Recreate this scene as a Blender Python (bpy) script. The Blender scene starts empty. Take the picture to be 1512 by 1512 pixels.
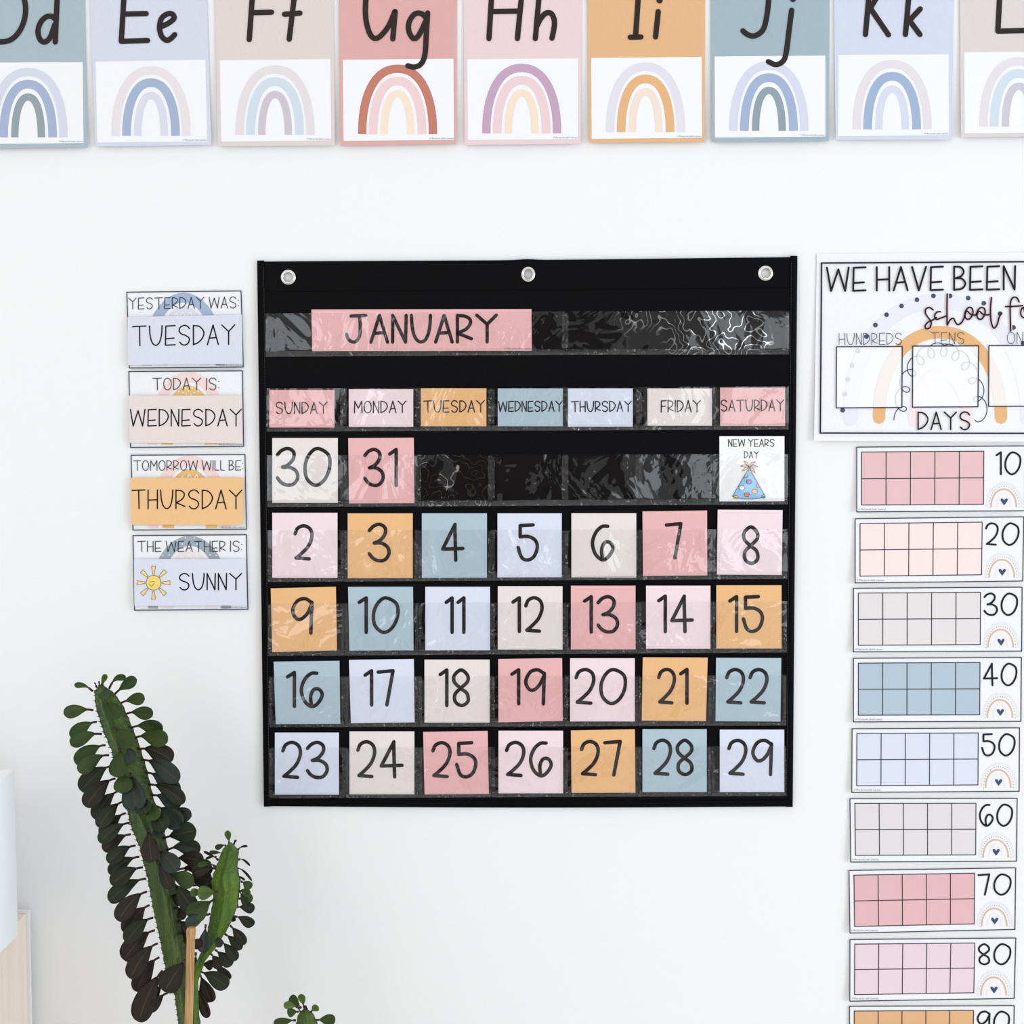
import bpy, math, random
from mathutils import Vector, Matrix
import numpy as np
random.seed(7)
C = bpy.context.scene.collection
SC = bpy.context.scene

# ---------------------------------------------------------------- camera
S = 0.0008                 # metres per photograph pixel on the wall
F = 2336.0                 # focal length in pixels (1512 frame)
ZC = 1.45
PITCH, YAW = math.radians(3.8), math.radians(1.2)
fwd = Vector((-math.sin(YAW)*math.cos(PITCH), math.cos(YAW)*math.cos(PITCH), -math.sin(PITCH)))
rgt = Vector((math.cos(YAW), math.sin(YAW), 0))
upv = rgt.cross(fwd)
CAM = Vector((0, 0, ZC)) - fwd*(F*S)
cam = bpy.data.cameras.new('camera'); camo = bpy.data.objects.new('camera', cam); C.objects.link(camo)
cam.sensor_width = 36; cam.sensor_fit = 'HORIZONTAL'; cam.lens = 36*F/1512; cam.clip_start = 0.05
camo.matrix_world = Matrix(((rgt.x, upv.x, -fwd.x, CAM.x), (rgt.y, upv.y, -fwd.y, CAM.y), (rgt.z, upv.z, -fwd.z, CAM.z), (0, 0, 0, 1)))
SC.camera = camo

# ---------------------------------------------------------------- world, lights, exposure
w = bpy.data.worlds.new('world'); SC.world = w; w.use_nodes = True
w.node_tree.nodes['Background'].inputs[0].default_value = (0.99, 0.985, 0.99, 1)
w.node_tree.nodes['Background'].inputs[1].default_value = 0.895
def area(name, loc, target, size, power, col):
    l = bpy.data.lights.new(name, 'AREA'); l.shape = 'RECTANGLE'; l.size, l.size_y = size; l.energy = power; l.color = col
    o = bpy.data.objects.new(name, l); C.objects.link(o); o.location = loc
    o.rotation_euler = (Vector(target)-Vector(loc)).to_track_quat('-Z', 'Y').to_euler()
area('ceiling_lamp_light', (-2.2, -3.9, 2.9), (-0.1, 0, .9), (1.2, 1.1), 12, (1.0, 0.87, 0.70))
area('window_light', (4.3, -2.7, 1.25), (-.3, 0, .95), (1.7, 1.9), 78, (0.76, 0.88, 1.0))
SC.view_settings.view_transform = 'Standard'; SC.view_settings.look = 'None'
SC.view_settings.exposure = 0.0; SC.view_settings.gamma = 1.0; SC.view_settings.use_curve_mapping = False
GAIN = 1.0                 # light that falls on the wall: picture value = albedo * GAIN

# ---------------------------------------------------------------- helpers
def P(px, py, d=0.0):
    """point seen at photograph pixel (px,py) that lies d metres in front of the wall"""
    r = fwd + rgt*((px-756)/F) + upv*((756-py)/F)
    t = (-d - CAM.y)/r.y
    return CAM + r*t
def lin(c): c /= 255; return c/12.92 if c <= .04045 else ((c+.055)/1.055)**2.4
def rgb(c, g=None):
    g = GAIN if g is None else g
    return tuple(min(.93, lin(v)/g) for v in c)
MATS = {}
def mat(name, col, rough=.6, spec=.3, metal=0, noise=None, bump=None, coat=0, g=None, raw=False):
    key = (name, tuple(col))
    if key in MATS: return MATS[key]
    m = bpy.data.materials.new(name); m.use_nodes = True; nt = m.node_tree; b = nt.nodes['Principled BSDF']
    c = tuple(col) if raw else rgb(col, g)
    b.inputs['Base Color'].default_value = (*c, 1); b.inputs['Roughness'].default_value = rough
    b.inputs['Specular IOR Level'].default_value = spec; b.inputs['Metallic'].default_value = metal
    b.inputs['Coat Weight'].default_value = coat
    if noise:                                        # (scale xyz, amount, second colour or None)
        sc, amt, c2 = noise
        tc = nt.nodes.new('ShaderNodeTexCoord'); mp = nt.nodes.new('ShaderNodeMapping'); mp.inputs['Scale'].default_value = sc
        n = nt.nodes.new('ShaderNodeTexNoise'); n.inputs['Scale'].default_value = 1; n.inputs['Detail'].default_value = 4
        mx = nt.nodes.new('ShaderNodeMix'); mx.data_type = 'RGBA'
        nt.links.new(tc.outputs['Object'], mp.inputs[0]); nt.links.new(mp.outputs[0], n.inputs['Vector'])
        ramp = nt.nodes.new('ShaderNodeMapRange'); ramp.inputs[1].default_value = .35; ramp.inputs[2].default_value = .65
        nt.links.new(n.outputs['Fac'], ramp.inputs[0]); nt.links.new(ramp.outputs[0], mx.inputs['Factor'])
        c2 = c2 if c2 else tuple(v*(1-amt) for v in c)
        mx.inputs['A'].default_value = (*c, 1); mx.inputs['B'].default_value = (*c2, 1)
        nt.links.new(mx.outputs['Result'], b.inputs['Base Color'])
    if bump:                                         # (scale, strength, distance)
        tc = nt.nodes.new('ShaderNodeTexCoord'); n = nt.nodes.new('ShaderNodeTexNoise')
        n.inputs['Scale'].default_value = bump[0]; n.inputs['Detail'].default_value = 3
        bp = nt.nodes.new('ShaderNodeBump'); bp.inputs['Strength'].default_value = bump[1]; bp.inputs['Distance'].default_value = bump[2]
        nt.links.new(tc.outputs['Object'], n.inputs['Vector']); nt.links.new(n.outputs['Fac'], bp.inputs['Height']); nt.links.new(bp.outputs[0], b.inputs['Normal'])
    MATS[key] = m
    return m
def paper(col): return mat('card_paper', col, .7, .15, noise=((900, 900, 240), .035, None))
def ink(col): return mat('printed_ink', col, .75, .1)
WHITE = (243, 244, 248); BLACK = (38, 35, 37)

def mesh_obj(name, verts, faces, mats, parent=None, smooth=False, fm=None, label=None):
    """verts are world points; the object's origin is its parent's, or the lowest middle point of the mesh"""
    if parent is not None: o0 = Vector(parent['_o'])
    else:
        xs = [v[0] for v in verts]; ys = [v[1] for v in verts]; zs = [v[2] for v in verts]
        o0 = Vector(((min(xs)+max(xs))/2, (min(ys)+max(ys))/2, min(zs)))
    me = bpy.data.meshes.new(name)
    me.from_pydata([(v[0]-o0.x, v[1]-o0.y, v[2]-o0.z) for v in verts], [], faces)
    if not isinstance(mats, (list, tuple)): mats = [mats]
    for m in mats: me.materials.append(m)
    if fm: me.polygons.foreach_set('material_index', fm)
    if smooth: me.polygons.foreach_set('use_smooth', [True]*len(me.polygons))
    me.update()
    o = bpy.data.objects.new(name, me); C.objects.link(o); o['_o'] = tuple(o0)
    if parent is not None: o.parent = parent
    else: o.location = o0
    if label: o['label'] = label
    return o
def empty(name, loc):
    o = bpy.data.objects.new(name, None); C.objects.link(o); o.location = loc; o['_o'] = tuple(loc); o.empty_display_size = .05; return o
def tag(o, label, cat, group=None):
    o['label'] = label; o['category'] = cat
    if group: o['group'] = group
    return o
def box(name, x0, x1, y0, y1, z0, z1, m, parent=None, bev=0):
    v = [(x, y, z) for x in (x0, x1) for y in (y0, y1) for z in (z0, z1)]
    f = [(0, 1, 3, 2), (4, 6, 7, 5), (0, 4, 5, 1), (2, 3, 7, 6), (0, 2, 6, 4), (1, 5, 7, 3)]
    o = mesh_obj(name, v, f, m, parent)
    if bev:
        b = o.modifiers.new('bevel', 'BEVEL'); b.width = bev; b.segments = 3
    return o

# ---- flat print: everything is drawn in photograph pixels on the card's own (slightly lifted) surface
def catmull(pts, n=7, closed=False):
    p = [np.array(q, float) for q in pts]
    if closed: p = [p[-1]]+p+[p[0], p[1]]
    else: p = [2*p[0]-p[1]]+p+[2*p[-1]-p[-2]]
    out = []
    for i in range(1, len(p)-2):
        for k in range(n):
            t = k/n; a, b, c, d = p[i-1], p[i], p[i+1], p[i+2]
            out.append(.5*((2*b)+(c-a)*t+(2*a-5*b+4*c-d)*t*t+(3*b-a-3*c+d)*t**3))
    out.append(p[-2])
    return [tuple(q) for q in out]
class Pen:
    def __init__(s): s.v = []; s.f = []
    def ribbon(s, pts, w, cap=True):
        q = [np.array(p, float) for p in pts]
        r = [q[0]]
        for a, b in zip(q, q[1:]):
            L = np.linalg.norm(b-a)
            if L < 1e-6: continue
            k = max(1, int(L/25))
            for i in range(1, k+1): r.append(a+(b-a)*i/k)
        if len(r) < 2: return
        n = len(r); b0 = len(s.v); ws = w if isinstance(w, (list, tuple)) else None
        for i, p in enumerate(r):
            t = r[min(i+1, n-1)]-r[max(i-1, 0)]; t = t/(np.linalg.norm(t)+1e-9)
            h = (ws[min(i, len(ws)-1)] if ws else w)/2
            nn = np.array((-t[1], t[0]))*h
            s.v += [tuple(p+nn), tuple(p-nn)]
        for i in range(n-1): s.f.append((b0+2*i, b0+2*i+1, b0+2*i+3, b0+2*i+2))
        if cap:
            for p, e, i0, i1 in ((r[0], r[0]-r[1], b0, b0+1), (r[-1], r[-1]-r[-2], b0+2*n-1, b0+2*n-2)):
                e = e/(np.linalg.norm(e)+1e-9); a0 = math.atan2(e[1], e[0]); h = (ws[0] if ws else w)/2
                k0 = len(s.v)
                for j in range(1, 4):
                    a = a0+math.pi/2-math.pi*j/4 if False else a0-math.pi/2+math.pi*j/4
                    s.v.append((p[0]+h*math.cos(a), p[1]+h*math.sin(a)))
                va = min((i0, i1), key=lambda q_: (s.v[q_][0]-s.v[k0][0])**2+(s.v[q_][1]-s.v[k0][1])**2); vb = i1 if va == i0 else i0
                s.f.append((va, k0, k0+1, k0+2, vb))
    def line(s, pts, w):
        for a, b in zip(pts, pts[1:]): s.ribbon([a, b], w)
    def disc(s, c, rx, ry=None, n=14):
        ry = ry or rx; b0 = len(s.v)
        for i in range(n): a = 2*math.pi*i/n; s.v.append((c[0]+rx*math.cos(a), c[1]+ry*math.sin(a)))
        s.f.append(tuple(range(b0, b0+n)))
    def poly(s, pts):
        b0 = len(s.v); s.v += [tuple(p) for p in pts]; s.f.append(tuple(range(b0, b0+len(pts))))
    def quad(s, c, nx=6, ny=6):
        b0 = len(s.v)
        for j in range(ny+1):
            for i in range(nx+1):
                u, v = i/nx, j/ny
                s.v.append(tuple((c[0][k]*(1-u)+c[1][k]*u)*(1-v)+(c[3][k]*(1-u)+c[2][k]*u)*v for k in (0, 1)))
        for j in range(ny):
            for i in range(nx):
                a = b0+j*(nx+1)+i; s.f.append((a, a+nx+1, a+nx+2, a+1))
    def frame(s, c, w):
        for i in range(4): s.ribbon([c[i], c[(i+1) % 4]], w)

G = {}   # monoline hand-lettered glyphs: (width, [(kind, points)])
def gl(ch, w, *st): G[ch] = (w, st)
gl('A', .54, ('l', [(0, 0), (.28, 1), (.54, 0)]), ('l', [(.1, .33), (.44, .36)]))
gl('B', .44, ('l', [(0, 0), (0, 1)]), ('s', [(0, .99), (.25, .97), (.37, .78), (.26, .58), (.05, .5)]), ('s', [(.05, .5), (.3, .48), (.43, .27), (.3, .06), (0, .01)]))
gl('D', .52, ('l', [(0, 0), (0, 1)]), ('s', [(0, .98), (.25, .96), (.44, .8), (.52, .58), (.43, .32), (.24, .12), (0, .01)]))
gl('E', .48, ('l', [(.48, 1), (.02, .98), (0, 0), (.48, .02)]), ('l', [(0, .33), (.42, .36)]))
gl('F', .44, ('l', [(.44, 1), (.02, .98), (0, 0)]), ('l', [(0, .5), (.38, .52)]))
gl('H', .48, ('l', [(0, 0), (0, 1)]), ('l', [(.48, 0), (.48, 1)]), ('l', [(0, .46), (.48, .48)]))
gl('I', .02, ('l', [(0, 0), (.02, 1)]))
gl('J', .62, ('l', [(.14, .98), (.62, 1)]), ('s', [(.42, .98), (.44, .6), (.42, .25), (.3, .03), (.15, .03), (.04, .15), (0, .3)]))
gl('L', .36, ('l', [(0, 1), (0, .02), (.36, 0)]))
gl('M', .62, ('l', [(0, 0), (.03, 1), (.32, .42), (.6, 1), (.62, 0)]))
gl('N', .44, ('l', [(0, 0), (0, 1), (.42, 0), (.44, 1)]))
gl('O', .58, ('c', [(.29, 1), (.08, .85), (0, .5), (.08, .15), (.29, 0), (.5, .15), (.58, .5), (.5, .85)]))
gl('R', .46, ('l', [(0, 0), (0, 1)]), ('s', [(0, .98), (.22, .97), (.4, .86), (.42, .68), (.28, .48), (.03, .34)]), ('l', [(.03, .32), (.46, .12)]))
gl('S', .56, ('s', [(.54, .84), (.42, .97), (.25, 1), (.08, .9), (.03, .72), (.14, .57), (.36, .48), (.52, .34), (.5, .14), (.36, .01), (.18, .02), (.06, .14)]))
gl('T', .66, ('l', [(0, .97), (.66, 1)]), ('l', [(.34, .98), (.36, 0)]))
gl('U', .62, ('s', [(0, 1), (.03, .55), (.12, .18), (.28, .01), (.45, .08), (.56, .35), (.61, .7), (.62, 1)]))
gl('V', .54, ('l', [(0, 1), (.26, 0), (.54, 1)]))
gl('W', .84, ('l', [(0, 1), (.16, 0), (.44, .92), (.7, 0), (.84, 1)]))
gl('Y', .64, ('l', [(0, 1), (.34, .66), (.64, 1)]), ('l', [(.34, .66), (.34, 0)]))
gl(':', .04, ('l', [(0, .2), (.03, .2)]), ('l', [(0, .7), (.03, .7)]))
gl('0', .7, ('c', [(.36, 1), (.14, .86), (.01, .55), (.05, .2), (.28, 0), (.52, .12), (.68, .45), (.66, .82)]))
gl('1', .2, ('l', [(0, .87), (.2, 1), (.2, 0)]))
gl('2', .5, ('s', [(0, .76), (.08, .93), (.27, 1), (.45, .9), (.5, .68), (.4, .4), (.2, .18), (.03, .04)]), ('l', [(.03, .04), (.42, .01)]))
gl('3', .56, ('s', [(0, .83), (.12, .95), (.3, 1), (.45, .9), (.44, .72), (.3, .56), (.14, .49)]), ('s', [(.14, .49), (.34, .49), (.52, .38), (.56, .2), (.44, .03), (.25, .01), (.1, .08), (0, .2)]))
gl('4', .62, ('l', [(.38, 1), (0, .31), (.62, .33)]), ('l', [(.37, .98), (.4, 0)]))
gl('5', .56, ('l', [(.44, 1), (.06, .98), (.06, .66)]), ('s', [(.06, .66), (.3, .67), (.5, .56), (.56, .36), (.46, .1), (.27, 0), (.1, .08), (0, .36)]))
gl('6', .6, ('s', [(.45, .98), (.28, .97), (.1, .8), (0, .5), (.08, .18), (.28, 0), (.46, .08), (.6, .32), (.52, .5), (.36, .5), (.27, .3), (.29, .03)]))
gl('7', .46, ('l', [(0, .96), (.46, 1), (.27, 0)]))
gl('8', .46, ('c', [(.23, 1), (.03, .85), (.03, .66), (.22, .48), (.41, .34), (.44, .12), (.26, 0), (.06, .1), (.05, .32), (.24, .5), (.43, .68), (.42, .86)]))
gl('9', .56, ('s', [(.54, .9), (.36, 1), (.14, .93), (.01, .66), (.1, .44), (.25, .41), (.42, .56), (.55, .82)]), ('l', [(.56, .9), (.53, 0)]))
def text(pen, st, x0, x1, yt, yb, w, dy=0.0):
    """one line of lettering: x0..x1 wide, yt..yb high at its left end, dy higher at its right end"""
    digits = st.isdigit(); gap = .17 if not digits else .2
    h = yb-yt
    adv, X = [], 0
    for c in st:
        if c == ' ': X += .26; adv.append(None); continue
        adv.append(X); X += G[c][0]+gap
    X -= gap; x0 += w/2; x1 -= w/2; yt += w/2; yb -= w/2; h = yb-yt; k = (x1-x0)/max(X, .01)
    for c, a in zip(st, adv):
        if a is None: continue
        for kind, pts in G[c][1]:
            q = [(x0+(a+p[0])*k, yb-p[1]*h-dy*(a+p[0])/X) for p in pts]
            if kind == 'l': pen.line(q, w)
            elif kind == 's': pen.ribbon(catmull(q, 5), w)
            else: pen.ribbon(catmull(q, 5, True), w)
def arch_pts(cx, base, hw, H, n=26, e=2.25, lean=0.0):
    out = []
    for i in range(n+1):
        a = math.pi*i/n; c, s_ = math.cos(a), math.sin(a)
        out.append((cx-hw*math.copysign(abs(c)**(2/e), c), base-H*abs(s_)**(2/e)))
    return out
_tiny = {}
def tiny_text(parent, st, px0, px1, py, lift):
    """the small copyright line, from the built-in font, laid on the card"""
    if st not in _tiny:
        cu = bpy.data.curves.new('tiny', 'FONT'); cu.body = st; cu.resolution_u = 1
        ob = bpy.data.objects.new('tiny', cu); C.objects.link(ob)
        bpy.context.view_layer.update()
        me = ob.to_mesh(); vs = [(v.co.x, v.co.y) for v in me.vertices]; fs = [tuple(p.vertices) for p in me.polygons]
        ob.to_mesh_clear(); bpy.data.objects.remove(ob); bpy.data.curves.remove(cu)
        _tiny[st] = (vs, fs, max(v[0] for v in vs))
    vs, fs, W = _tiny[st]; k = (px1-px0)/W
    return mesh_obj('small_print', [lift(px0+x*k, py-y*k*1.15, 2) for x, y in vs], fs, ink((120, 120, 126)), parent)
CR = '\u00a9 Miss Jacobs Little Learners'

class Card:
    """a sheet given by its four corners TL,TR,BR,BL in the photograph; depth(u,v) is its distance off the wall"""
    def __init__(s, name, c, col, label, cat, group=None, depth=None, nx=8, ny=8, thick=.0006):
        s.c = c; s.n = 0
        s.depth = depth or (lambda u, v: .0012+.0030*max(0, v)**2)
        fv, fs = [], []
        for back in (0, 1):
            for j in range(ny+1):
                for i in range(nx+1):
                    px, py = s.at(i/nx, j/ny)
                    p = P(px, py, s.depth(i/nx, j/ny)); fv.append((p.x, p.y+(thick if back else 0), p.z))
        B = (nx+1)*(ny+1)
        for j in range(ny):
            for i in range(nx):
                a = j*(nx+1)+i; fs.append((a, a+nx+1, a+nx+2, a+1)); fs.append((B+a, B+a+1, B+a+nx+2, B+a+nx+1))
        for i in range(nx):
            fs.append((i, i+1, B+i+1, B+i)); a = ny*(nx+1)+i; fs.append((a+1, a, B+a, B+a+1))
        for j in range(ny):
            a = j*(nx+1); fs.append((a+nx+1, a, B+a, B+a+nx+1)); a += nx; fs.append((a, a+nx+1, B+a+nx+1, B+a))
        s.o = mesh_obj(name, fv, fs, paper(col), None)
        tag(s.o, label, cat, group)
    def at(s, u, v):
        c = s.c; return tuple((c[0][k]*(1-u)+c[1][k]*u)*(1-v)+(c[3][k]*(1-u)+c[2][k]*u)*v for k in (0, 1))
    def uv(s, px, py):
        c = s.c; v = .5; u = .5
        for _ in range(3):
            L = (c[0][0]*(1-v)+c[3][0]*v); R = (c[1][0]*(1-v)+c[2][0]*v); u = (px-L)/(R-L)
            T = (c[0][1]*(1-u)+c[1][1]*u); Bm = (c[3][1]*(1-u)+c[2][1]*u); v = (py-T)/(Bm-T)
        return u, v
    def lift(s, px, py, layer):
        u, v = s.uv(px, py)
        return P(px, py, s.depth(min(1, max(0, u)), min(1, max(0, v)))+.00022*layer)
    def draw(s, name, pen, col, layer=1, m=None, label=None):
        return mesh_obj(name, [s.lift(x, y, layer) for x, y in pen.v], pen.f, m or ink(col), s.o, label=label)

# ---------------------------------------------------------------- setting
wm = mat('wall_paint', (.90, .90, .895), .85, .15, bump=(260, .05, .0006), raw=True)
def struct(o): o['kind'] = 'structure'; return o
struct(box('wall_back', -2.4, 2.6, 0, .12, 0, 2.7, wm))
struct(box('baseboard_back', -2.4, 2.6, -.012, -.0005, .0, .09, mat('baseboard_paint', (238, 238, 236), .5)))
fl = mat('floor_pale_vinyl', (.86, .84, .82), .5, .4, noise=((2.5, 22, 2), .25, None), raw=True)
struct(box('floor', -2.4, 2.6, -5.2, .12, -.1, 0, fl))
struct(box('wall_front', -2.4, 2.6, -5.2, -5.08, 0, 2.7, mat('front_wall_paint', (.62, .60, .58), .9, .1, raw=True)))
em = bpy.data.materials.new('daylight_pane'); em.use_nodes = True; eb = em.node_tree.nodes['Principled BSDF']  # glow for the invented windows, bright patches for the clear film to mirror
eb.inputs['Base Color'].default_value = (.8, .85, .9, 1); eb.inputs['Emission Color'].default_value = (.86, .94, 1, 1); eb.inputs['Emission Strength'].default_value = 2.6
wf = mat('window_paint', (235, 235, 233), .5)
for k, (a, b) in enumerate(((-2.05, -.95), (.75, 1.85))):
    o = struct(empty('window_%d' % (k+1), ((a+b)/2, -5.07, .85)))  # invented window behind the camera, added for reflections in the clear film
    for x0, x1, z0, z1 in ((a-.06, a, .79, 2.26), (b, b+.06, .79, 2.26), (a, b, .79, .85), (a, b, 2.2, 2.26), ((a+b)/2-.02, (a+b)/2+.02, .85, 2.2)): box('frame', x0, x1, -5.08, -5.02, z0, z1, wf, o)
    for x0, x1 in ((a, (a+b)/2-.02), ((a+b)/2+.02, b)): box('pane', x0, x1, -5.07, -5.06, .85, 2.2, em, o)
dk = mat('walnut', (.07, .04, .025), .4, .4, raw=True)
o = struct(empty('door_1', (-.1, -5.07, 0)))  # invented dark door behind the camera, added as contrast in the film's reflections
box('door_leaf', -.5, .3, -5.08, -5.04, 0, 2.05, dk, o, .004); box('door_frame', -.57, -.5, -5.08, -5.03, 0, 2.12, wf, o); box('door_frame', .3, .37, -5.08, -5.03, 0, 2.12, wf, o); box('door_frame', -.5, .3, -5.08, -5.03, 2.05, 2.12, wf, o)

# ---------------------------------------------------------------- white box and wooden cabinet at the left
def P_at_z(px, py, z):
    r = fwd + rgt*((px-756)/F) + upv*((756-py)/F); t = (z-CAM.z)/r.z; return CAM+r*t
birch = mat('birch_wood', (246, 232, 217), .5, .3, noise=((60, 60, 4), .07, None))
birch_edge = mat('birch_edge', (240, 238, 236), .5, .3)
q = P(38.5, 1349, .016); zt = q.z; xr = q.x
cab = empty('wooden_cabinet', (xr-.30, -.22, 0)); tag(cab, 'pale birch wooden cabinet at the left edge below the white box', 'cabinet')
box('side_panel', xr-.018, xr, -.42, -.016, .06, zt, birch, cab, .001)
box('side_panel', xr-.60, xr-.582, -.42, -.016, .06, zt, birch, cab, .001)
box('back_panel', xr-.60, xr+.0035, -.0155, -.0125, .06, zt+.004, birch_edge, cab)
box('top_panel', xr-.582, xr-.018, -.42, -.016, zt-.018, zt, birch, cab)
box('bottom_panel', xr-.582, xr-.018, -.42, -.016, .08, .098, birch, cab)
box('plinth', xr-.59, xr-.01, -.40, -.02, 0, .06, birch, cab)
for k in (0, 1):
    dd = box('door', xr-.598+k*.3, xr-.302+k*.3, -.438, -.421, .065, zt-.004, birch, cab, .001)
    bx = xr-.33+k*.06
    box('handle', bx-.006, bx+.006, -.452, -.438, zt-.30, zt-.18, mat('steel', (200, 200, 202), .3, .5, 1), dd, .002)
b0 = P_at_z(27, 1381, zt+.001)                      # far lower corner of the box, standing on the cabinet
b1 = P(20.5, 1136, -b0.y)
print('BOX', b0, b1, 'CAB', xr, zt)
wb = box('white_box', b0.x-.34, b0.x, -.41, b0.y, zt+.0005, b1.z, mat('box_lacquer', (.90, .93, .96), .4, .4, raw=True), None, .0015)
tag(wb, 'large plain white box standing on the pale wooden cabinet', 'box')

# ---------------------------------------------------------------- alphabet cards along the top
INKC = (52, 46, 44)
def letters(kind):
    p = Pen(); W = 8.0
    def L(*a): p.line(list(a), W)
    def Sm(*a): p.ribbon(catmull(list(a), 5), W)
    if kind == 'D':
        L((-18, -40), (-24, 61)); Sm((-18, -40), (5, -40), (26, -25), (36, 0), (37.5, 20), (32, 40), (21, 55), (6, 61.5), (-24, 61))
        Sm((80, 27), (76, 24), (68, 25), (60, 33), (56, 46), (59, 58), (66, 62), (74, 55), (81, 36)); L((86, -40), (81.5, 62))
    if kind == 'E':
        L((222, -40), (185, -38), (179, 61), (218, 59.7)); L((182, 20.8), (216, 20))
        Sm((239, 39), (249, 34), (257, 27), (254, 20.5), (246, 21), (238, 28), (235.5, 42), (239, 54), (246, 59.5), (252, 57), (258, 51))
    if kind == 'F':
        L((412, -39), (375, -38), (368, 58.5)); L((373, 18.7), (401, 18))
        Sm((454, -36), (446, -39), (438, -30), (434, 0), (427, 58)); L((420, 21), (443, 19.3))
    if kind == 'G':
        Sm((580, -36), (568, -44), (553, -38), (543, -20), (540, 2), (540, 26), (545, 47), (552.5, 56.5), (562, 53), (574, 38), (583, 17)); L((583.5, 17), (580, 57.5))
        Sm((630, 27), (622, 20), (612, 21), (604, 33), (604, 47), (611, 57), (619, 51), (630, 28))
        Sm((631.5, 19), (629.5, 50), (627.5, 80), (622, 94), (612, 99), (602, 97))
    if kind == 'H':
        L((728, -40), (722, 57)); L((773.5, -40), (764, 57)); L((727, 17), (768, 16.3))
        L((799, -40), (790.5, 57)); Sm((793, 38), (798, 28), (806, 19.5), (814, 20), (818.5, 30), (818, 42), (815, 56.5))
    if kind == 'I':
        L((945, -40), (938.5, 54)); L((930.5, 55), (946.5, 54.5)); L((936, -40), (953, -41))
        L((972, 17), (968, 54.5)); p.disc((974, .5), 4.6)
    if kind == 'J':
        L((1118, -40), (1156, -42)); Sm((1137, -40), (1135, 0), (1131.5, 28), (1126, 45), (1114, 53), (1104, 51), (1097, 45.5))
        Sm((1169, 15), (1165, 46), (1161, 77), (1156.5, 90), (1146, 95.5), (1134.5, 91)); p.disc((1171, -1.5), 4.6)
    if kind == 'K':
        L((1286, -40), (1278, 51)); L((1315, -38), (1284, 14)); L((1286.5, 14), (1312, 51.5))
        L((1345, -40), (1337, 51)); L((1359, 13), (1342, 31)); L((1343.5, 31), (1358.5, 51))
    if kind == 'L':
        L((1478, -40), (1473.5, 46), (1515, 45)); L((1540, -40), (1536, 45))
    return p
AL = [ # letter, x left/right at y=0, bottom corners, panel top l/r, panel bottom, header, three arches, words
 ('D', -47, 125, (-42, 219.5), (129, 217.5), (-39, 122.2), (92.5, 91.7), (-37, 123.5), 212.2, (171, 189, 196), [(214, 218, 232), (167, 181, 208), (150, 164, 169)], 'blue-grey alphabet card lettered Dd with a blue rainbow, leftmost of the top row'),
 ('E', 133, 305.5, (140.8, 216.5), (311.6, 213.5), (141, 303.4), (91, 88), (143.5, 306), 210, (215, 219, 233), [(232, 225, 227), (165, 182, 208), (218, 219, 232)], 'lilac alphabet card lettered Ee with a blue-centred rainbow'),
 ('F', 317.5, 492.5, (321.8, 216), (494.3, 214.6), (324.4, 487.6), (89, 87), (326.6, 489.3), 208.5, (224, 214, 209), [(229, 222, 224), (208, 221, 231), (206, 198, 208)], 'beige alphabet card lettered Ff with a pale blue and mauve rainbow'),
 ('G', 500.2, 674.5, (502.3, 215.3), (673.8, 212.3), (506, 669.6), (88.2, 86.6), (507.4, 670.3), 207.5, (225, 174, 169), [(198, 128, 110), (239, 210, 210), (247, 227, 206)], 'dusty pink alphabet card lettered Gg with a terracotta rainbow'),
 ('H', 684.6, 859, (686, 214), (857.4, 212.2), (690, 853.8), (87.4, 86), (690.8, 853.5), 206.3, (236, 212, 215), [(198, 165, 190), (237, 209, 212), (248, 225, 203)], 'light pink alphabet card lettered Hh with a purple and pink rainbow'),
 ('I', 867.3, 1041, (870, 210.8), (1040.3, 209.5), (872.6, 1036), (85.5, 84), (873.7, 1036.6), 204.5, (230, 184, 138), [(227, 223, 232), (230, 182, 130), (243, 224, 209)], 'orange alphabet card lettered Ii with an orange-banded rainbow'),
 ('J', 1049.8, 1225, (1051, 209.5), (1223.6, 208.4), (1055.2, 1218.8), (83.4, 82), (1055.6, 1218.8), 202.6, (165, 184, 194), [(214, 218, 234), (164, 180, 210), (147, 163, 171)], 'blue-grey alphabet card lettered Jj with a blue rainbow'),
 ('K', 1231.5, 1408.3, (1234, 206.5), (1404.7, 206.2), (1238, 1400.7), (81, 80.3), (1237.3, 1401), 200.6, (212, 218, 235), [(229, 222, 228), (163, 182, 210), (214, 219, 235)], 'lilac-blue alphabet card lettered Kk with a blue-banded rainbow'),
 ('L', 1417.3, 1593, (1419, 202.7), (1592, 201), (1423.7, 1588), (77, 76), (1424.3, 1588), 196.4, (222, 214, 213), [(229, 222, 227), (207, 223, 233), (206, 201, 213)], 'pale beige alphabet card starting with L, cut off at the top right'),
]
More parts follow.
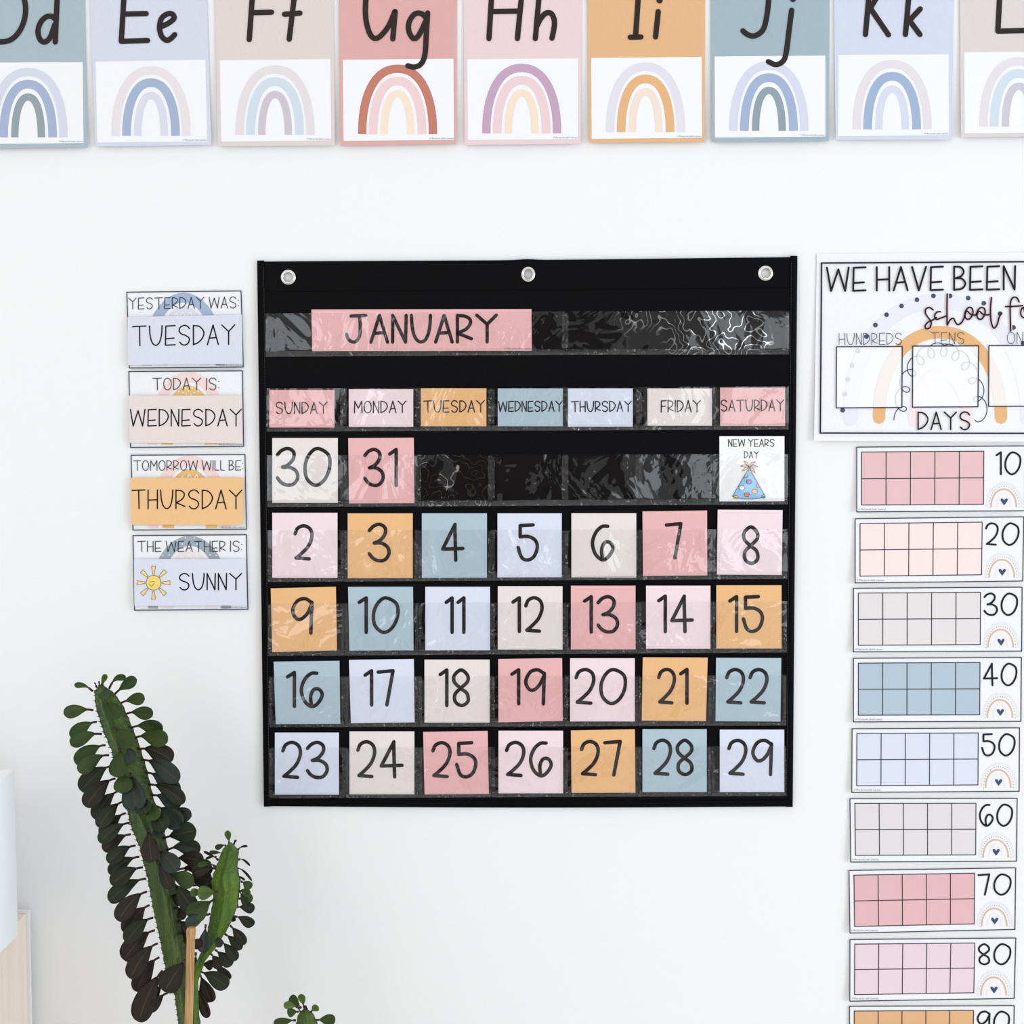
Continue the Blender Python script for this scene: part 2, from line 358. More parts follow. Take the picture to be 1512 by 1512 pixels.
for (ch, xl, xr_, bl, br, ptx, pty, pbx, pb, hc, arcs, lab) in AL:
    ytop = -92
    ex = lambda a, b: a[0]+(ytop)*(b-a[0])/1.0
    sl = (bl[0]-xl)/bl[1]; sr = (br[0]-xr_)/br[1]
    c = Card('alphabet_card', [(xl+sl*ytop, ytop+1), (xr_+sr*ytop, ytop), br, bl], hc, lab, 'alphabet card', 'alphabet cards in the top row', depth=lambda u, v: .0015+.0045*max(0, v)**3+.001*(u-.5)**2, ny=10)
    p = Pen(); p.quad([(ptx[0], pty[0]), (ptx[1], pty[1]), (pbx[1], pb-1), (pbx[0], pb+.6)]); c.draw('picture_panel', p, WHITE)
    cx = (pbx[0]+pbx[1])/2-1.3; base = pb-9.5
    for (hw, H, W), col in zip(((52.3, 96.5, 12.3), (36.2, 78.5, 12.8), (19.6, 59.5, 10.8)), arcs):
        p = Pen(); p.ribbon(arch_pts(cx-.5, base, hw, H), W, cap=False)
        c.draw('rainbow_arch', p, col, 2)
    c.draw('lettering', letters(ch), INKC, 3)
    tiny_text(c.o, CR, pbx[1]-36.5, pbx[1]-.8, pb-2.2, c.lift)

# ---------------------------------------------------------------- day and weather cards at the left
NAVYINK = (54, 56, 68)
def header_card(corners, label, ttl, tx, rb):
    c = Card('message_card', corners, WHITE, label, 'message card', 'message cards left of the chart', depth=lambda u, v: .0012+.0018*v*v+.0008*u)
    cx, base, outer, inner, deco = rb
    p = Pen(); p.ribbon(arch_pts(cx, base+.6, 54, 100, e=2.05), 14.5, False); c.draw('rainbow_arch', p, outer, 1)
    p = Pen(); p.ribbon(arch_pts(cx, base+.6, 32, 79, e=2.05), 17, False); c.draw('rainbow_arch', p, inner, 1)
    if 'o' in deco or 'i' in deco:
        p = Pen()
        if 'o' in deco:
            for dx in (4.2, -3.2):
                for k, (x, y) in enumerate(arch_pts(cx, base, 54+dx, 100+dx, n=30, e=2.05)): 
                    if 3 < k < 27 and (k+(dx > 0)) % 2: p.disc((x, y), 1.05, n=8)
        if 'i' in deco:
            for dx in (5, 0, -5):
                for k, (x, y) in enumerate(arch_pts(cx, base, 32+dx, 79+dx, n=24, e=2.05)):
                    if 4 < k < 20 and (k+(dx == 0)) % 2: p.disc((x, y), 1.1, n=8)
        c.draw('printed_dots', p, (250, 250, 250), 2)
    if 'z' in deco:
        p = Pen(); yz = base-84+14
        z = [(-25, 5), (-21, -3), (-17, 4), (-11, -7), (-7, 0), (-1, -9), (4, -1), (10, -9), (14, 3), (24, 3)]
        p.line([(cx+a, yz+b) for a, b in z], 1.3); p.line([(cx-6, yz+6), (cx+4, yz+6)], .9); c.draw('zigzag', p, (250, 250, 252), 2)
    p = Pen(); text(p, ttl, *tx); c.draw('lettering', p, NAVYINK, 3)
    k = corners; ins = [(k[0][0]+.9, k[0][1]+.8), (k[1][0]-.9, k[1][1]+.8), (k[2][0]-.9, k[2][1]-.9), (k[3][0]+.9, k[3][1]-.9)]
    p = Pen(); p.frame(ins, 1.5); c.draw('border', p, (70, 76, 90), 3)
    tiny_text(c.o, CR, k[2][0]-42, k[2][0]-2.5, k[2][1]-2.6, c.lift)
    return c
def strip(corners, col, label, ttl=None, tx=None):
    c = Card('word_strip', corners, col, label, 'word card', 'word strips on the message cards', depth=lambda u, v: .0052+.0012*v+.0006*u)
    p = Pen(); text(p, ttl, *tx); c.draw('lettering', p, (36, 33, 35), 1)
    return c
header_card([(186.3, 430.6), (356.8, 428.8), (360.2, 542.8), (190, 544.2)], 'white card headed YESTERDAY WAS with a blue rainbow', 'YESTERDAY WAS:', (189.4, 353, 439.4, 457, 1.15, 1.6), (271, 539, (166, 184, 209), (222, 224, 234), 'z'))
header_card([(189.3, 547.8), (358.8, 546.8), (360.8, 659.9), (191.8, 661.6)], 'white card headed TODAY IS with a pink and yellow rainbow', 'TODAY IS:', (224.8, 324.2, 557.6, 576.4, 1.2, 0), (278.5, 656, (244, 217, 214), (235, 194, 132), 'i'))
header_card([(192.6, 671.4), (362.6, 670.3), (364.8, 782.2), (195.4, 783.6)], 'white card headed TOMORROW WILL BE with a dotted pink rainbow', 'TOMORROW WILL BE:', (196.6, 359.4, 679.6, 695.2, 1.1, .4), (280.5, 779.5, (244, 215, 214), (233, 190, 126), 'oz'))
header_card([(195.4, 790), (364.8, 788.8), (367, 900.6), (197.7, 902)], 'white card headed THE WEATHER IS with a dotted grey rainbow', 'THE WEATHER IS:', (202.4, 357.8, 798.6, 815.2, 1.15, .2), (280, 898, (161, 174, 183), (238, 229, 229), 'oz'))
strip([(188.3, 468.2), (357, 464.6), (358.2, 537.2), (189, 539)], (221, 224, 235), 'lilac strip lettered TUESDAY on the yesterday card', 'TUESDAY', (194.8, 347.6, 480.6, 511.4, 2.0, 2))
strip([(190.2, 584), (357.6, 584), (358.2, 654.2), (191.4, 653.8)], (232, 222, 218), 'beige strip lettered WEDNESDAY on the today card', 'WEDNESDAY', (191.6, 357.2, 603.6, 630, 1.9, .2))
strip([(192.4, 705.6), (359, 705), (358.8, 775), (193.2, 774.6)], (242, 197, 144), 'orange strip lettered THURSDAY on the tomorrow card', 'THURSDAY', (194, 358, 722.4, 752, 1.95, -.4))
ws = strip([(197.7, 825.4), (362.8, 825.3), (364.6, 894), (198.4, 894.7)], (224, 227, 240), 'lilac strip with a smiling sun lettered SUNNY on the weather card', 'SUNNY', (263.4, 357.6, 846, 872, 2.0, .2))
sx, sy = 226.7, 860.4
p = Pen(); po = Pen()
for k in range(8):
    a = k*math.pi/4; d = (math.cos(a), math.sin(a)); n = (-d[1], d[0])
    q = [(sx+d[0]*r+n[0]*h, sy+d[1]*r+n[1]*h) for r, h in ((12.6, -1.2), (12.6, 1.2), (24.4, 3), (24.4, -3))]
    p.poly(q); po.frame(q, .6)
ws.draw('sun_rays', p, (250, 222, 150), 1)
p = Pen(); p.disc((sx, sy), 11, n=24); ws.draw('sun_disc', p, (252, 217, 122), 1)
po.ribbon([(sx+11*math.cos(a*math.pi/12), sy+11*math.sin(a*math.pi/12)) for a in range(25)], .7)
po.ribbon(catmull([(sx-6, sy+2.5), (sx-4.5, sy+4.5), (sx-2.2, sy+4.6), (sx+.6, sy+1.6)], 4), .7); po.ribbon([(sx-5.5, sy-1), (sx-4.2, sy-1.6), (sx-3, sy-1)], .6); po.ribbon([(sx-1.6, sy-1.6), (sx-.4, sy-2.2), (sx+.6, sy-1.6)], .6)
ws.draw('sun_outline', po, (110, 88, 60), 2)
p = Pen(); p.disc((sx-6.2, sy+1), 1.1, n=8); p.disc((sx+1.8, sy), 1.1, n=8); ws.draw('sun_cheeks', p, (247, 190, 110), 2)

# ---------------------------------------------------------------- "we have been in school for" sheet
c = Card('counting_sheet', [(1206.2, 374.5), (1662, 371.5), (1664, 653), (1202, 651)], WHITE, 'large white sheet lettered WE HAVE BEEN with an orange rainbow', 'poster', depth=lambda u, v: .0015+.0040*max(0, v)**2, nx=14)
Z = lambda x, y: (1190+x*.21296, 360+y*.21296)
def tap(pts, w0, w1): # tapered round-ended arch
    n = len(pts); return [w1*(1-((abs(i-(n-1)/2)/((n-1)/2))**9)*(1-w0/w1)) for i in range(n)]
BX = [[(1235.2, 512), (1332.2, 511.6), (1331.8, 601.7), (1234.8, 602.2)], [(1347.8, 511), (1445, 510.7), (1444, 600.6), (1347.4, 601.2)], [(1460.2, 510.4), (1557, 510), (1557, 599.6), (1459.8, 600)]]
def clipped(pen):
    """what of the drawing lies inside one of the three number boxes"""
    q = Pen()
    for b in BX:
        x0, x1, y0, y1 = b[3][0]+.6, b[2][0]-.2, b[1][1]+.6, b[3][1]-.8
        for f in pen.f:
            pl = [pen.v[i] for i in f]
            for ax, lim, sg in ((0, x0, 1), (0, x1, -1), (1, y0, 1), (1, y1, -1)):
                out = []
                for a, c_ in zip(pl, pl[1:]+pl[:1]):
                    ia, ic = sg*(a[ax]-lim) >= 0, sg*(c_[ax]-lim) >= 0
                    if ia: out.append(a)
                    if ia != ic: t = (lim-a[ax])/(c_[ax]-a[ax]); out.append((a[0]+(c_[0]-a[0])*t, a[1]+(c_[1]-a[1])*t))
                pl = out
                if not pl: break
            if len(pl) > 2: q.poly(pl)
    return q
def both(name, p, col, layer):
    c.draw(name, p, col, layer)
    q = clipped(p)
    if q.f: c.draw(name, q, tuple(.84*w_+.16*v_ for v_, w_ in zip(col, (246, 247, 251))), layer+3, label='faded inside the number boxes')
def arch2(cx, base, hw, H, W, col, layer):
    p = Pen(); p.ribbon(arch_pts(cx, base, hw, H, n=150, e=2.12), W); both('rainbow_arch', p, col, layer)
arch2(1387, 618, 131, 173, 22, (233, 233, 242), 1)
arch2(1388, 617, 90, 126.5, 18.5, (232, 183, 131), 1)
arch2(1389.5, 622, 39, 70, 18, (247, 230, 233), 1)
p = Pen(); W = 1.3; pts = []
for i in range(421):
    t = i/420; a = math.pi*t
    e = 2.1; cc, ss = math.cos(a), math.sin(a)
    bx_ = 1389-60*math.copysign(abs(cc)**(2/e), cc); by_ = 620-104*abs(ss)**(2/e)
    ph = t*2*math.pi*11; pts.append((bx_+9*math.cos(ph+math.pi), by_+10*math.sin(-ph)))
p.ribbon(pts, W); both('looping_line', p, (66, 88, 120), 2)
p = Pen()
for x, y in ((884, 361), (1000, 361), (1125, 376), (1234, 412), (1346, 484), (1440, 580), (770, 388), (663, 431), (559, 492), (482, 563), (420, 643), (361, 743), (321, 843), (292, 942), (270, 1043), (255, 1154), (1507, 690), (1560, 800), (1600, 920), (1622, 1040)):
    p.disc(Z(x, y), 3.5, n=14)
both('printed_dots', p, (72, 88, 116), 2)
for b in BX:
    p = Pen(); p.quad(b); c.draw('number_box', p, (246, 247, 251), 3)
p = Pen()
for b in BX: p.frame(b, 1.5)
p.frame([(1213.1, 388.4), (1654, 385.5), (1655, 640), (1211.2, 639.4)], 2.3)
c.draw('border', p, (48, 48, 58), 6)
p = Pen(); text(p, 'WE HAVE BEEN', 1219.6, 1500.4, 393.6, 431.2, 2.9, 2.2); text(p, 'IN', 1526, 1552, 391.4, 429, 2.9, 0)
text(p, 'DAYS', 1354.6, 1433.4, 607.4, 635.4, 2.2, 0)
text(p, 'HUNDREDS', 1238.6, 1332, 491.8, 509.6, .85, .4); text(p, 'TENS', 1373.8, 1424.2, 490.6, 508.4, .85, 0); text(p, 'ONES', 1487, 1537, 490, 508, .85, 0)
c.draw('lettering', p, (42, 38, 42), 7)
SCRIPT = [
 [(882, 458), (858, 442), (832, 452), (829, 482), (848, 512), (868, 540), (862, 578), (840, 590), (826, 572), (845, 545), (880, 528), (905, 510)],
 [(932, 470), (908, 474), (892, 500), (905, 524), (935, 515), (975, 500)],
 [(980, 348), (978, 440), (979, 562)],
 [(979, 562), (1000, 528), (1022, 516), (1034, 538), (1052, 560), (1080, 545), (1098, 510)],
 [(1098, 510), (1106, 470), (1128, 442), (1152, 448), (1158, 482), (1140, 516), (1116, 522), (1102, 498), (1116, 466), (1145, 490), (1180, 494)],
 [(1180, 494), (1192, 462), (1214, 442), (1238, 450), (1242, 484), (1222, 518), (1200, 522), (1186, 498), (1202, 468), (1230, 490), (1272, 492)],
 [(1286, 372), (1280, 450), (1284, 535), (1302, 584), (1326, 560), (1340, 510), (1358, 480)],
 [(1478, 402), (1462, 374), (1438, 372), (1420, 400), (1416, 470), (1420, 604)], [(1384, 435), (1440, 434), (1502, 429)],
 [(1512, 440), (1495, 452), (1490, 488), (1508, 512), (1532, 500), (1538, 466), (1520, 442), (1512, 450), (1530, 480), (1570, 470)],
 [(1570, 470), (1576, 450), (1580, 470), (1600, 462), (1610, 475), (1612, 500), (1630, 512)]]
for dx, dy, col, lay in ((1.3, .9, (236, 205, 207), 6), (0, 0, (46, 38, 42), 7)):
    p = Pen()
    for st in SCRIPT: p.ribbon(catmull([(Z(*a)[0]+dx, Z(*a)[1]+dy) for a in st], 6), 2.3)
    c.draw('script_lettering', p, col, lay)

# ---------------------------------------------------------------- ten-frame cards
ONES = 'zero one two three four five six seven eight nine ten eleven twelve thirteen fourteen fifteen sixteen seventeen eighteen nineteen'.split()
TENS = 'zero ten twenty thirty forty fifty sixty seventy eighty ninety'.split()
def word(n):
    n = int(n); return ONES[n] if n < 20 else TENS[n//10]+('-'+ONES[n % 10] if n % 10 else '')
TF = [('10', [(1264.3, 659.5), (1515, 657.8), (1514, 755), (1264.3, 756.7)], (232, 194, 195), 'dusty pink'),
 ('20', [(1262, 765.2), (1512.6, 762.4), (1511, 858.8), (1262, 861.6)], (247, 229, 225), 'palest peach'),
 ('30', [(1259.5, 868), (1510, 866.3), (1509.4, 962.2), (1259.5, 963.5)], (229, 224, 224), 'beige'),
 ('40', [(1259.5, 971.4), (1509, 970), (1508.3, 1066), (1259.5, 1066.8)], (182, 199, 212), 'blue'),
 ('50', [(1257.4, 1075.4), (1506.2, 1074.1), (1505.7, 1169.2), (1257, 1171)], (220, 226, 241), 'lilac'),
 ('60', [(1254.3, 1178.6), (1502.8, 1178.4), (1501.7, 1272.4), (1255.4, 1273.8)], (226, 222, 224), 'beige'),
 ('70', [(1252.9, 1284.7), (1500.6, 1280.8), (1499.4, 1373.2), (1254.3, 1378.7)], (229, 186, 188), 'dusty pink'),
 ('80', [(1254.3, 1386.7), (1500.8, 1384.4), (1498.3, 1475), (1254, 1479.2)], (236, 213, 220), 'light pink'),
 ('90', [(1253.6, 1485.4), (1498.4, 1484.2), (1497, 1575), (1254, 1578)], (228, 180, 134), 'orange')]
for num, cor, col, cn in TF:
    c = Card('ten_frame_card', cor, WHITE, 'white ten frame card marked %s (%s) with %s squares' % (word(num), num, cn), 'number card', 'ten frame cards down the right side', depth=lambda u, v: .0015+.0035*max(0, v)**2)
    A = c.at
    gx = [.032+(.752-.032)*i/5 for i in range(6)]; gy = [.082, .487, .888]
    for j in range(2):
        for i in range(5):
            p = Pen(); p.quad([A(gx[i], gy[j]), A(gx[i+1], gy[j]), A(gx[i+1], gy[j+1]), A(gx[i], gy[j+1])], 2, 2); c.draw('square', p, col, 1)
    p = Pen()
    for x in gx: p.ribbon([A(x, gy[0]), A(x, gy[2])], 1.25)
    for y in gy: p.ribbon([A(gx[0], y), A(gx[5], y)], 1.25)
    p.frame([A(.003, .007), A(.997, .007), A(.997, .991), A(.003, .991)], 1.4)
    c.draw('ruled_lines', p, (62, 58, 66), 2)
    x0, y0 = A(.769, .085); x1, y1 = A(.975, .452)
    w0 = {'10': .1, '70': .01, '80': .01, '60': .01}.get(num, 0)
    p = Pen(); text(p, num, x0+(13 if num == '10' else 0), x1, y0, y1, 2.9); c.draw('lettering', p, (44, 42, 48), 2)
    cx, by = A(.874, .935)
    p = Pen(); p.ribbon(arch_pts(cx+.6, by, 25.4, 35.5, e=2.1), 3.2, False); c.draw('rainbow_arch', p, (233, 233, 236), 1)
    p = Pen(); p.ribbon(arch_pts(cx-.5, by, 18.6, 26.5, e=2.1), 2.3, False); c.draw('rainbow_arch', p, (226, 184, 148), 1)
    p = Pen(); p.ribbon(arch_pts(cx, by, 10, 19.5, e=2.1), 2.3, False); c.draw('rainbow_arch', p, (244, 234, 238), 1)
    p = Pen()
    for k, (x, y) in enumerate(arch_pts(cx, by, 22, 31.2, n=22, e=2.1)): p.disc((x, y), .62, n=6)
    c.draw('printed_dots', p, (110, 118, 138), 1)
    h = [(0, 5.2), (-2.6, 1.8), (-5, -1.6), (-5.2, -3.8), (-3.8, -5), (-1.8, -4.4), (0, -1.7), (1.8, -4.4), (3.8, -5), (5.2, -3.8), (5, -1.6), (2.6, 1.8)]
    p = Pen(); hx, hy = cx+.2, by-8; b0_ = len(p.v); p.v += [(hx+a, hy+b) for a, b in h]+[(hx, hy)]
    for i in range(12): p.f.append((b0_+i, b0_+(i+1) % 12, b0_+12))
    c.draw('heart', p, (66, 84, 116), 2)
    tiny_text(c.o, CR, A(.014, 0)[0], A(.175, 0)[0], A(.1, .965)[1], c.lift)

# ---------------------------------------------------------------- black pocket chart
def chart_edge(v):   # left and right x at height fraction v
    return 380+10.0*v, 1177.5-7.2*v
def chart_px(u, v):
    l, r = chart_edge(v)
    top = 386.2*(1-u)+379.6*u + 1.0*math.sin(math.pi*u)**2 - (1.3*math.exp(-((u-.5)/.02)**2))
    bot = 1190*(1-u)+1190.5*u + 2.2*math.sin(math.pi*u*1.0) - 1.0
    return l+(r-l)*u, top+(bot-top)*v
def wave(px, py):
    d = .0046+.0007*math.sin(px*.021+1.3)*math.sin(py*.017)+.0004*math.sin(px*.06+py*.03)
    d += .0009*math.exp(-((px-776)/7)**2)*(1 if py < 640 else .35)                  # folding crease
    if py < 432: d += -.0016*math.exp(-((py-404)/26)**2)+.0006*math.sin(px*.05+py*.09)*math.exp(-((px-830)/90)**2)
    if 525 < py < 572: d += .0009*math.sin((py-525)/47*math.pi)*(1+.5*math.sin(px*.022+.8)*math.sin(px*.009))
    for yy in (430, 528, 641, 752, 862, 971, 1077): d -= .0007*math.exp(-((py-yy)/2.2)**2)
    return d
cb, bb = P(389, 1190, .006), P(1170, 1190, .006)
nylon = mat('black_nylon', (.0020, .0020, .0027), .45, .07, bump=(2600, .25, .0002), raw=True)
nylon2 = mat('black_binding', (.0018, .0018, .0024), .5, .06, bump=(1500, .4, .0004), raw=True)
chart = empty('pocket_chart', (cb+bb)/2); tag(chart, 'large black fabric pocket chart calendar with clear pockets, hanging by three metal grommets', 'pocket chart')
GR = [(425.6, 409.3), (780, 405), (1130.5, 403.4)]
NX, NY = 260, 262
vs = []; fs = []
for j in range(NY+1):
    for i in range(NX+1):
        px, py = chart_px(i/NX, j/NY); q = P(px, py, wave(px, py)); vs.append(tuple(q))
for j in range(NY):
    for i in range(NX):
        px, py = chart_px((i+.5)/NX, (j+.5)/NY)
        if py < 425 and any((px-g[0])**2+(py-g[1])**2 < 64 for g in GR): continue
        a = j*(NX+1)+i; fs.append((a, a+NX+1, a+NX+2, a+1))
fab = mesh_obj('fabric_panel', vs, fs, nylon, chart, smooth=True)
so = fab.modifiers.new('solid', 'SOLIDIFY'); so.thickness = .0012; so.offset = -1
def strip_mesh(name, pts, w, m, depth, parent, thick=.0009):
    """a sewn binding: a rounded band following pixel points"""
    vs, fs = [], []; n = len(pts)
    for i, (x, y) in enumerate(pts):
        a, b = pts[max(0, i-1)], pts[min(n-1, i+1)]; L = math.hypot(b[0]-a[0], b[1]-a[1]); nx, ny = -(b[1]-a[1])/L, (b[0]-a[0])/L
        dd = depth(x, y)
        for k, h in ((-.5, 0), (-.46, thick), (0, thick*1.25), (.46, thick), (.5, 0)): vs.append(tuple(P(x+nx*w*k, y+ny*w*k, dd+h)))
    for i in range(n-1):
        for k in range(4): a = i*5+k; fs.append((a, a+1, a+6, a+5))
    return mesh_obj(name, vs, fs, m, parent, smooth=True)
wv = lambda x, y: wave(x, y)
strip_mesh('edge_binding', [(384.8+10*t/40, 384.6+806.5*t/40) for t in range(41)], 10.5, nylon2, wv, chart)
strip_mesh('edge_binding', [(1172.2-6.9*t/40, 377.6+814*t/40) for t in range(41)], 10.5, nylon2, wv, chart)
strip_mesh('edge_binding', [(390+780*t/40, 1184.8+.6*t/40+2.0*math.sin(math.pi*t/40)) for t in range(41)], 11, nylon2, wv, chart)
strip_mesh('header_hem', [(391+775*t/60, 430.4-5.6*t/60) for t in range(61)], 2.0, nylon2, wv, chart, .0005)
steel = mat('grommet_metal', (.78, .76, .73), .16, .5, 1, raw=True)
for gx_, gy_ in GR:
    base = P(gx_, gy_, wave(gx_, gy_)+.0008); vs, fs = [], []; ex_ = .93 if 700 < gx_ < 800 else 1
    prof = [(6.9, -.9), (6.8, .5), (7.1, 1.8), (7.8, 2.3), (9, 1.9), (10.6, .9), (11.3, -.2), (11.4, -1)]
    N = 40
    for i in range(N):
        a = 2*math.pi*i/N
        for r, h in prof: vs.append((base.x+math.cos(a)*r*S*ex_, base.y-h*S*.8, base.z+math.sin(a)*r*S))
    M = len(prof)
    for i in range(N):
        for k in range(M-1): a = i*M+k; b = ((i+1) % N)*M+k; fs.append((a, a+1, b+1, b))
    mesh_obj('grommet', vs, fs, steel, chart, smooth=True)

# clear plastic
def plastic(name, bumpsc, bumpstr, contour=0.0, refl=.062, lines=None):
    m = bpy.data.materials.new(name); m.use_nodes = True; nt = m.node_tree; nt.nodes.clear()
    out = nt.nodes.new('ShaderNodeOutputMaterial'); mx = nt.nodes.new('ShaderNodeMixShader'); tr = nt.nodes.new('ShaderNodeBsdfTransparent'); g = nt.nodes.new('ShaderNodeBsdfGlossy')
    g.inputs['Roughness'].default_value = .04; tr.inputs['Color'].default_value = (.99, .99, .99, 1)
    lw = nt.nodes.new('ShaderNodeLayerWeight'); lw.inputs['Blend'].default_value = .5
    pw = nt.nodes.new('ShaderNodeMath'); pw.operation = 'POWER'; pw.inputs[1].default_value = 4
    fr = nt.nodes.new('ShaderNodeMapRange'); fr.inputs[3].default_value = refl; fr.inputs[4].default_value = .8
    nt.links.new(lw.outputs['Facing'], pw.inputs[0]); nt.links.new(pw.outputs[0], fr.inputs[0])
    tc = nt.nodes.new('ShaderNodeTexCoord'); n1 = nt.nodes.new('ShaderNodeTexNoise'); n1.inputs['Scale'].default_value = bumpsc; n1.inputs['Detail'].default_value = 3.5; n1.inputs['Distortion'].default_value = .6
    bp = nt.nodes.new('ShaderNodeBump'); bp.inputs['Strength'].default_value = 1; bp.inputs['Distance'].default_value = bumpstr
    nt.links.new(tc.outputs['Object'], n1.inputs['Vector']); nt.links.new(n1.outputs['Fac'], bp.inputs['Height'])
    last = bp
    if contour:                                     # ripple rings where the film clings to the cloth
        n2 = nt.nodes.new('ShaderNodeTexNoise'); n2.inputs['Scale'].default_value = 16; n2.inputs['Detail'].default_value = 4
        mu = nt.nodes.new('ShaderNodeMath'); mu.operation = 'MULTIPLY'; mu.inputs[1].default_value = 70
        si = nt.nodes.new('ShaderNodeMath'); si.operation = 'SINE'
        n3 = nt.nodes.new('ShaderNodeTexNoise'); n3.inputs['Scale'].default_value = 11; mr = nt.nodes.new('ShaderNodeMapRange'); mr.inputs[1].default_value = .5; mr.inputs[2].default_value = .56
        mm = nt.nodes.new('ShaderNodeMath'); mm.operation = 'MULTIPLY'
        b2 = nt.nodes.new('ShaderNodeBump'); b2.inputs['Distance'].default_value = contour
        nt.links.new(tc.outputs['Object'], n2.inputs['Vector']); nt.links.new(tc.outputs['Object'], n3.inputs['Vector'])
        nt.links.new(n2.outputs['Fac'], mu.inputs[0]); nt.links.new(mu.outputs[0], si.inputs[0]); nt.links.new(n3.outputs['Fac'], mr.inputs[0])
        nt.links.new(si.outputs[0], mm.inputs[0]); nt.links.new(mr.outputs[0], mm.inputs[1]); nt.links.new(mm.outputs[0], b2.inputs['Height']); nt.links.new(bp.outputs[0], b2.inputs['Normal']); last = b2
    src = fr.outputs[0]
    if lines:                                       # rings and glints where film and cloth touch: more mirror-like there
        sc_, k_, wd, lo, hi, amt = lines
        a1 = nt.nodes.new('ShaderNodeTexNoise'); a1.inputs['Scale'].default_value = sc_; a1.inputs['Detail'].default_value = 3; a1.inputs['Roughness'].default_value = .55
        a2 = nt.nodes.new('ShaderNodeMath'); a2.operation = 'MULTIPLY'; a2.inputs[1].default_value = k_
        a3 = nt.nodes.new('ShaderNodeMath'); a3.operation = 'PINGPONG'; a3.inputs[1].default_value = .5
        a4 = nt.nodes.new('ShaderNodeMapRange'); a4.inputs[1].default_value = wd; a4.inputs[2].default_value = 0; a4.inputs[3].default_value = 0; a4.inputs[4].default_value = amt
        a5 = nt.nodes.new('ShaderNodeTexNoise'); a5.inputs['Scale'].default_value = sc_*.8; a5.inputs['Detail'].default_value = 1
        mpp = nt.nodes.new('ShaderNodeMapping'); mpp.inputs['Location'].default_value = (3.7, 1.1, 5.9)
        a6 = nt.nodes.new('ShaderNodeMapRange'); a6.inputs[1].default_value = lo; a6.inputs[2].default_value = hi
        a7 = nt.nodes.new('ShaderNodeMath'); a7.operation = 'MULTIPLY'; a8 = nt.nodes.new('ShaderNodeMath'); a8.operation = 'MAXIMUM'
        nt.links.new(tc.outputs['Object'], a1.inputs['Vector']); nt.links.new(tc.outputs['Object'], mpp.inputs[0]); nt.links.new(mpp.outputs[0], a5.inputs['Vector'])
        nt.links.new(a1.outputs['Fac'], a2.inputs[0]); nt.links.new(a2.outputs[0], a3.inputs[0]); nt.links.new(a3.outputs[0], a4.inputs[0]); nt.links.new(a5.outputs['Fac'], a6.inputs[0])
        nt.links.new(a4.outputs[0], a7.inputs[0]); nt.links.new(a6.outputs[0], a7.inputs[1]); nt.links.new(a7.outputs[0], a8.inputs[0]); nt.links.new(src, a8.inputs[1]); src = a8.outputs[0]
    nt.links.new(last.outputs[0], g.inputs['Normal'])
    nt.links.new(src, mx.inputs[0]); nt.links.new(tr.outputs[0], mx.inputs[1]); nt.links.new(g.outputs[0], mx.inputs[2]); nt.links.new(mx.outputs[0], out.inputs[0])
    return m
film = plastic('clear_film', 15, .0042)
film_ripple = plastic('clear_film_rippled', 13, .0022, 0, .055, (14, 20, .10, .36, .44, .6))
film_seam = plastic('crinkled_film_seam', 300, .0016, 0, .04, (210, 3, .22, .40, .62, .42))
PD = .0094
def pocket(x0, x1, yt0, yt1, yb0, yb1, m, k):
    """one clear pocket: a film from x0 to x1 whose top runs yt0..yt1 and bottom yb0..yb1"""
    nx, ny = max(8, int((x1-x0)/5)), 12; vs, fs = [], []
    for j in range(ny+1):
        for i in range(nx+1):
            u, v = i/nx, j/ny; x = x0+(x1-x0)*u; y = (yt0*(1-u)+yt1*u)*(1-v)+(yb0*(1-u)+yb1*u)*v
            d = PD+.0003*math.sin(3.1*u+k)*math.sin(2.3*v+2*k)+.00025*math.sin(9*u+k*3)*math.sin(math.pi*v)
            d -= .0015*max(0, (v-.9)/.1)**2
            vs.append(tuple(P(x, y, d)))
    for j in range(ny):
        for i in range(nx): a = j*(nx+1)+i; fs.append((a, a+nx+1, a+nx+2, a+1))
    o = mesh_obj('clear_pocket', vs, fs, m, chart, smooth=True)
    # welded hem along the lower edge and at both sides, crinkled
    vs, fs = [], []; n = 24
    def band(a, b, w, lift=.0004):
        s0 = len(vs); L = math.hypot(b[0]-a[0], b[1]-a[1]); nx_, ny_ = -(b[1]-a[1])/L*w/2, (b[0]-a[0])/L*w/2
        for i in range(n+1):
            t = i/n; x, y = a[0]+(b[0]-a[0])*t, a[1]+(b[1]-a[1])*t
            for q in (-1, 1): vs.append(tuple(P(x+nx_*q, y+ny_*q, PD+lift+.0002*math.sin(i*2.1+q))))
        for i in range(n): e = s0+2*i; fs.append((e, e+1, e+3, e+2))
    band((x0+1, yb0-4.5), (x1-1, yb1-4.5), 8); band((x0+2.6, yt0+2), (x0+2.6, yb0-10), 4.4); band((x1-2.6, yt1+2), (x1-2.6, yb1-10), 4.4)
    mesh_obj('seam', vs, fs, film_seam, o)
    return o
SEAM = [393.5, 507, 616.6, 725.5, 834.5, 943.5, 1053, 1164.6]
ROWS = [(573.5, 570.5, 637.5, 634.4), (672.2, 670.3, 749, 745), (783, 781.2, 859.6, 855), (891.3, 887.6, 968.8, 963.6), (999, 996.6, 1074.2, 1071.4), (1104, 1101.4, 1179, 1175.4)]
pocket(392, 834.5, 462.8, 459.6, 527, 524, film, .3); pocket(834.5, 1165.4, 459.6, 458.8, 524, 523.6, film_ripple, 1.7)
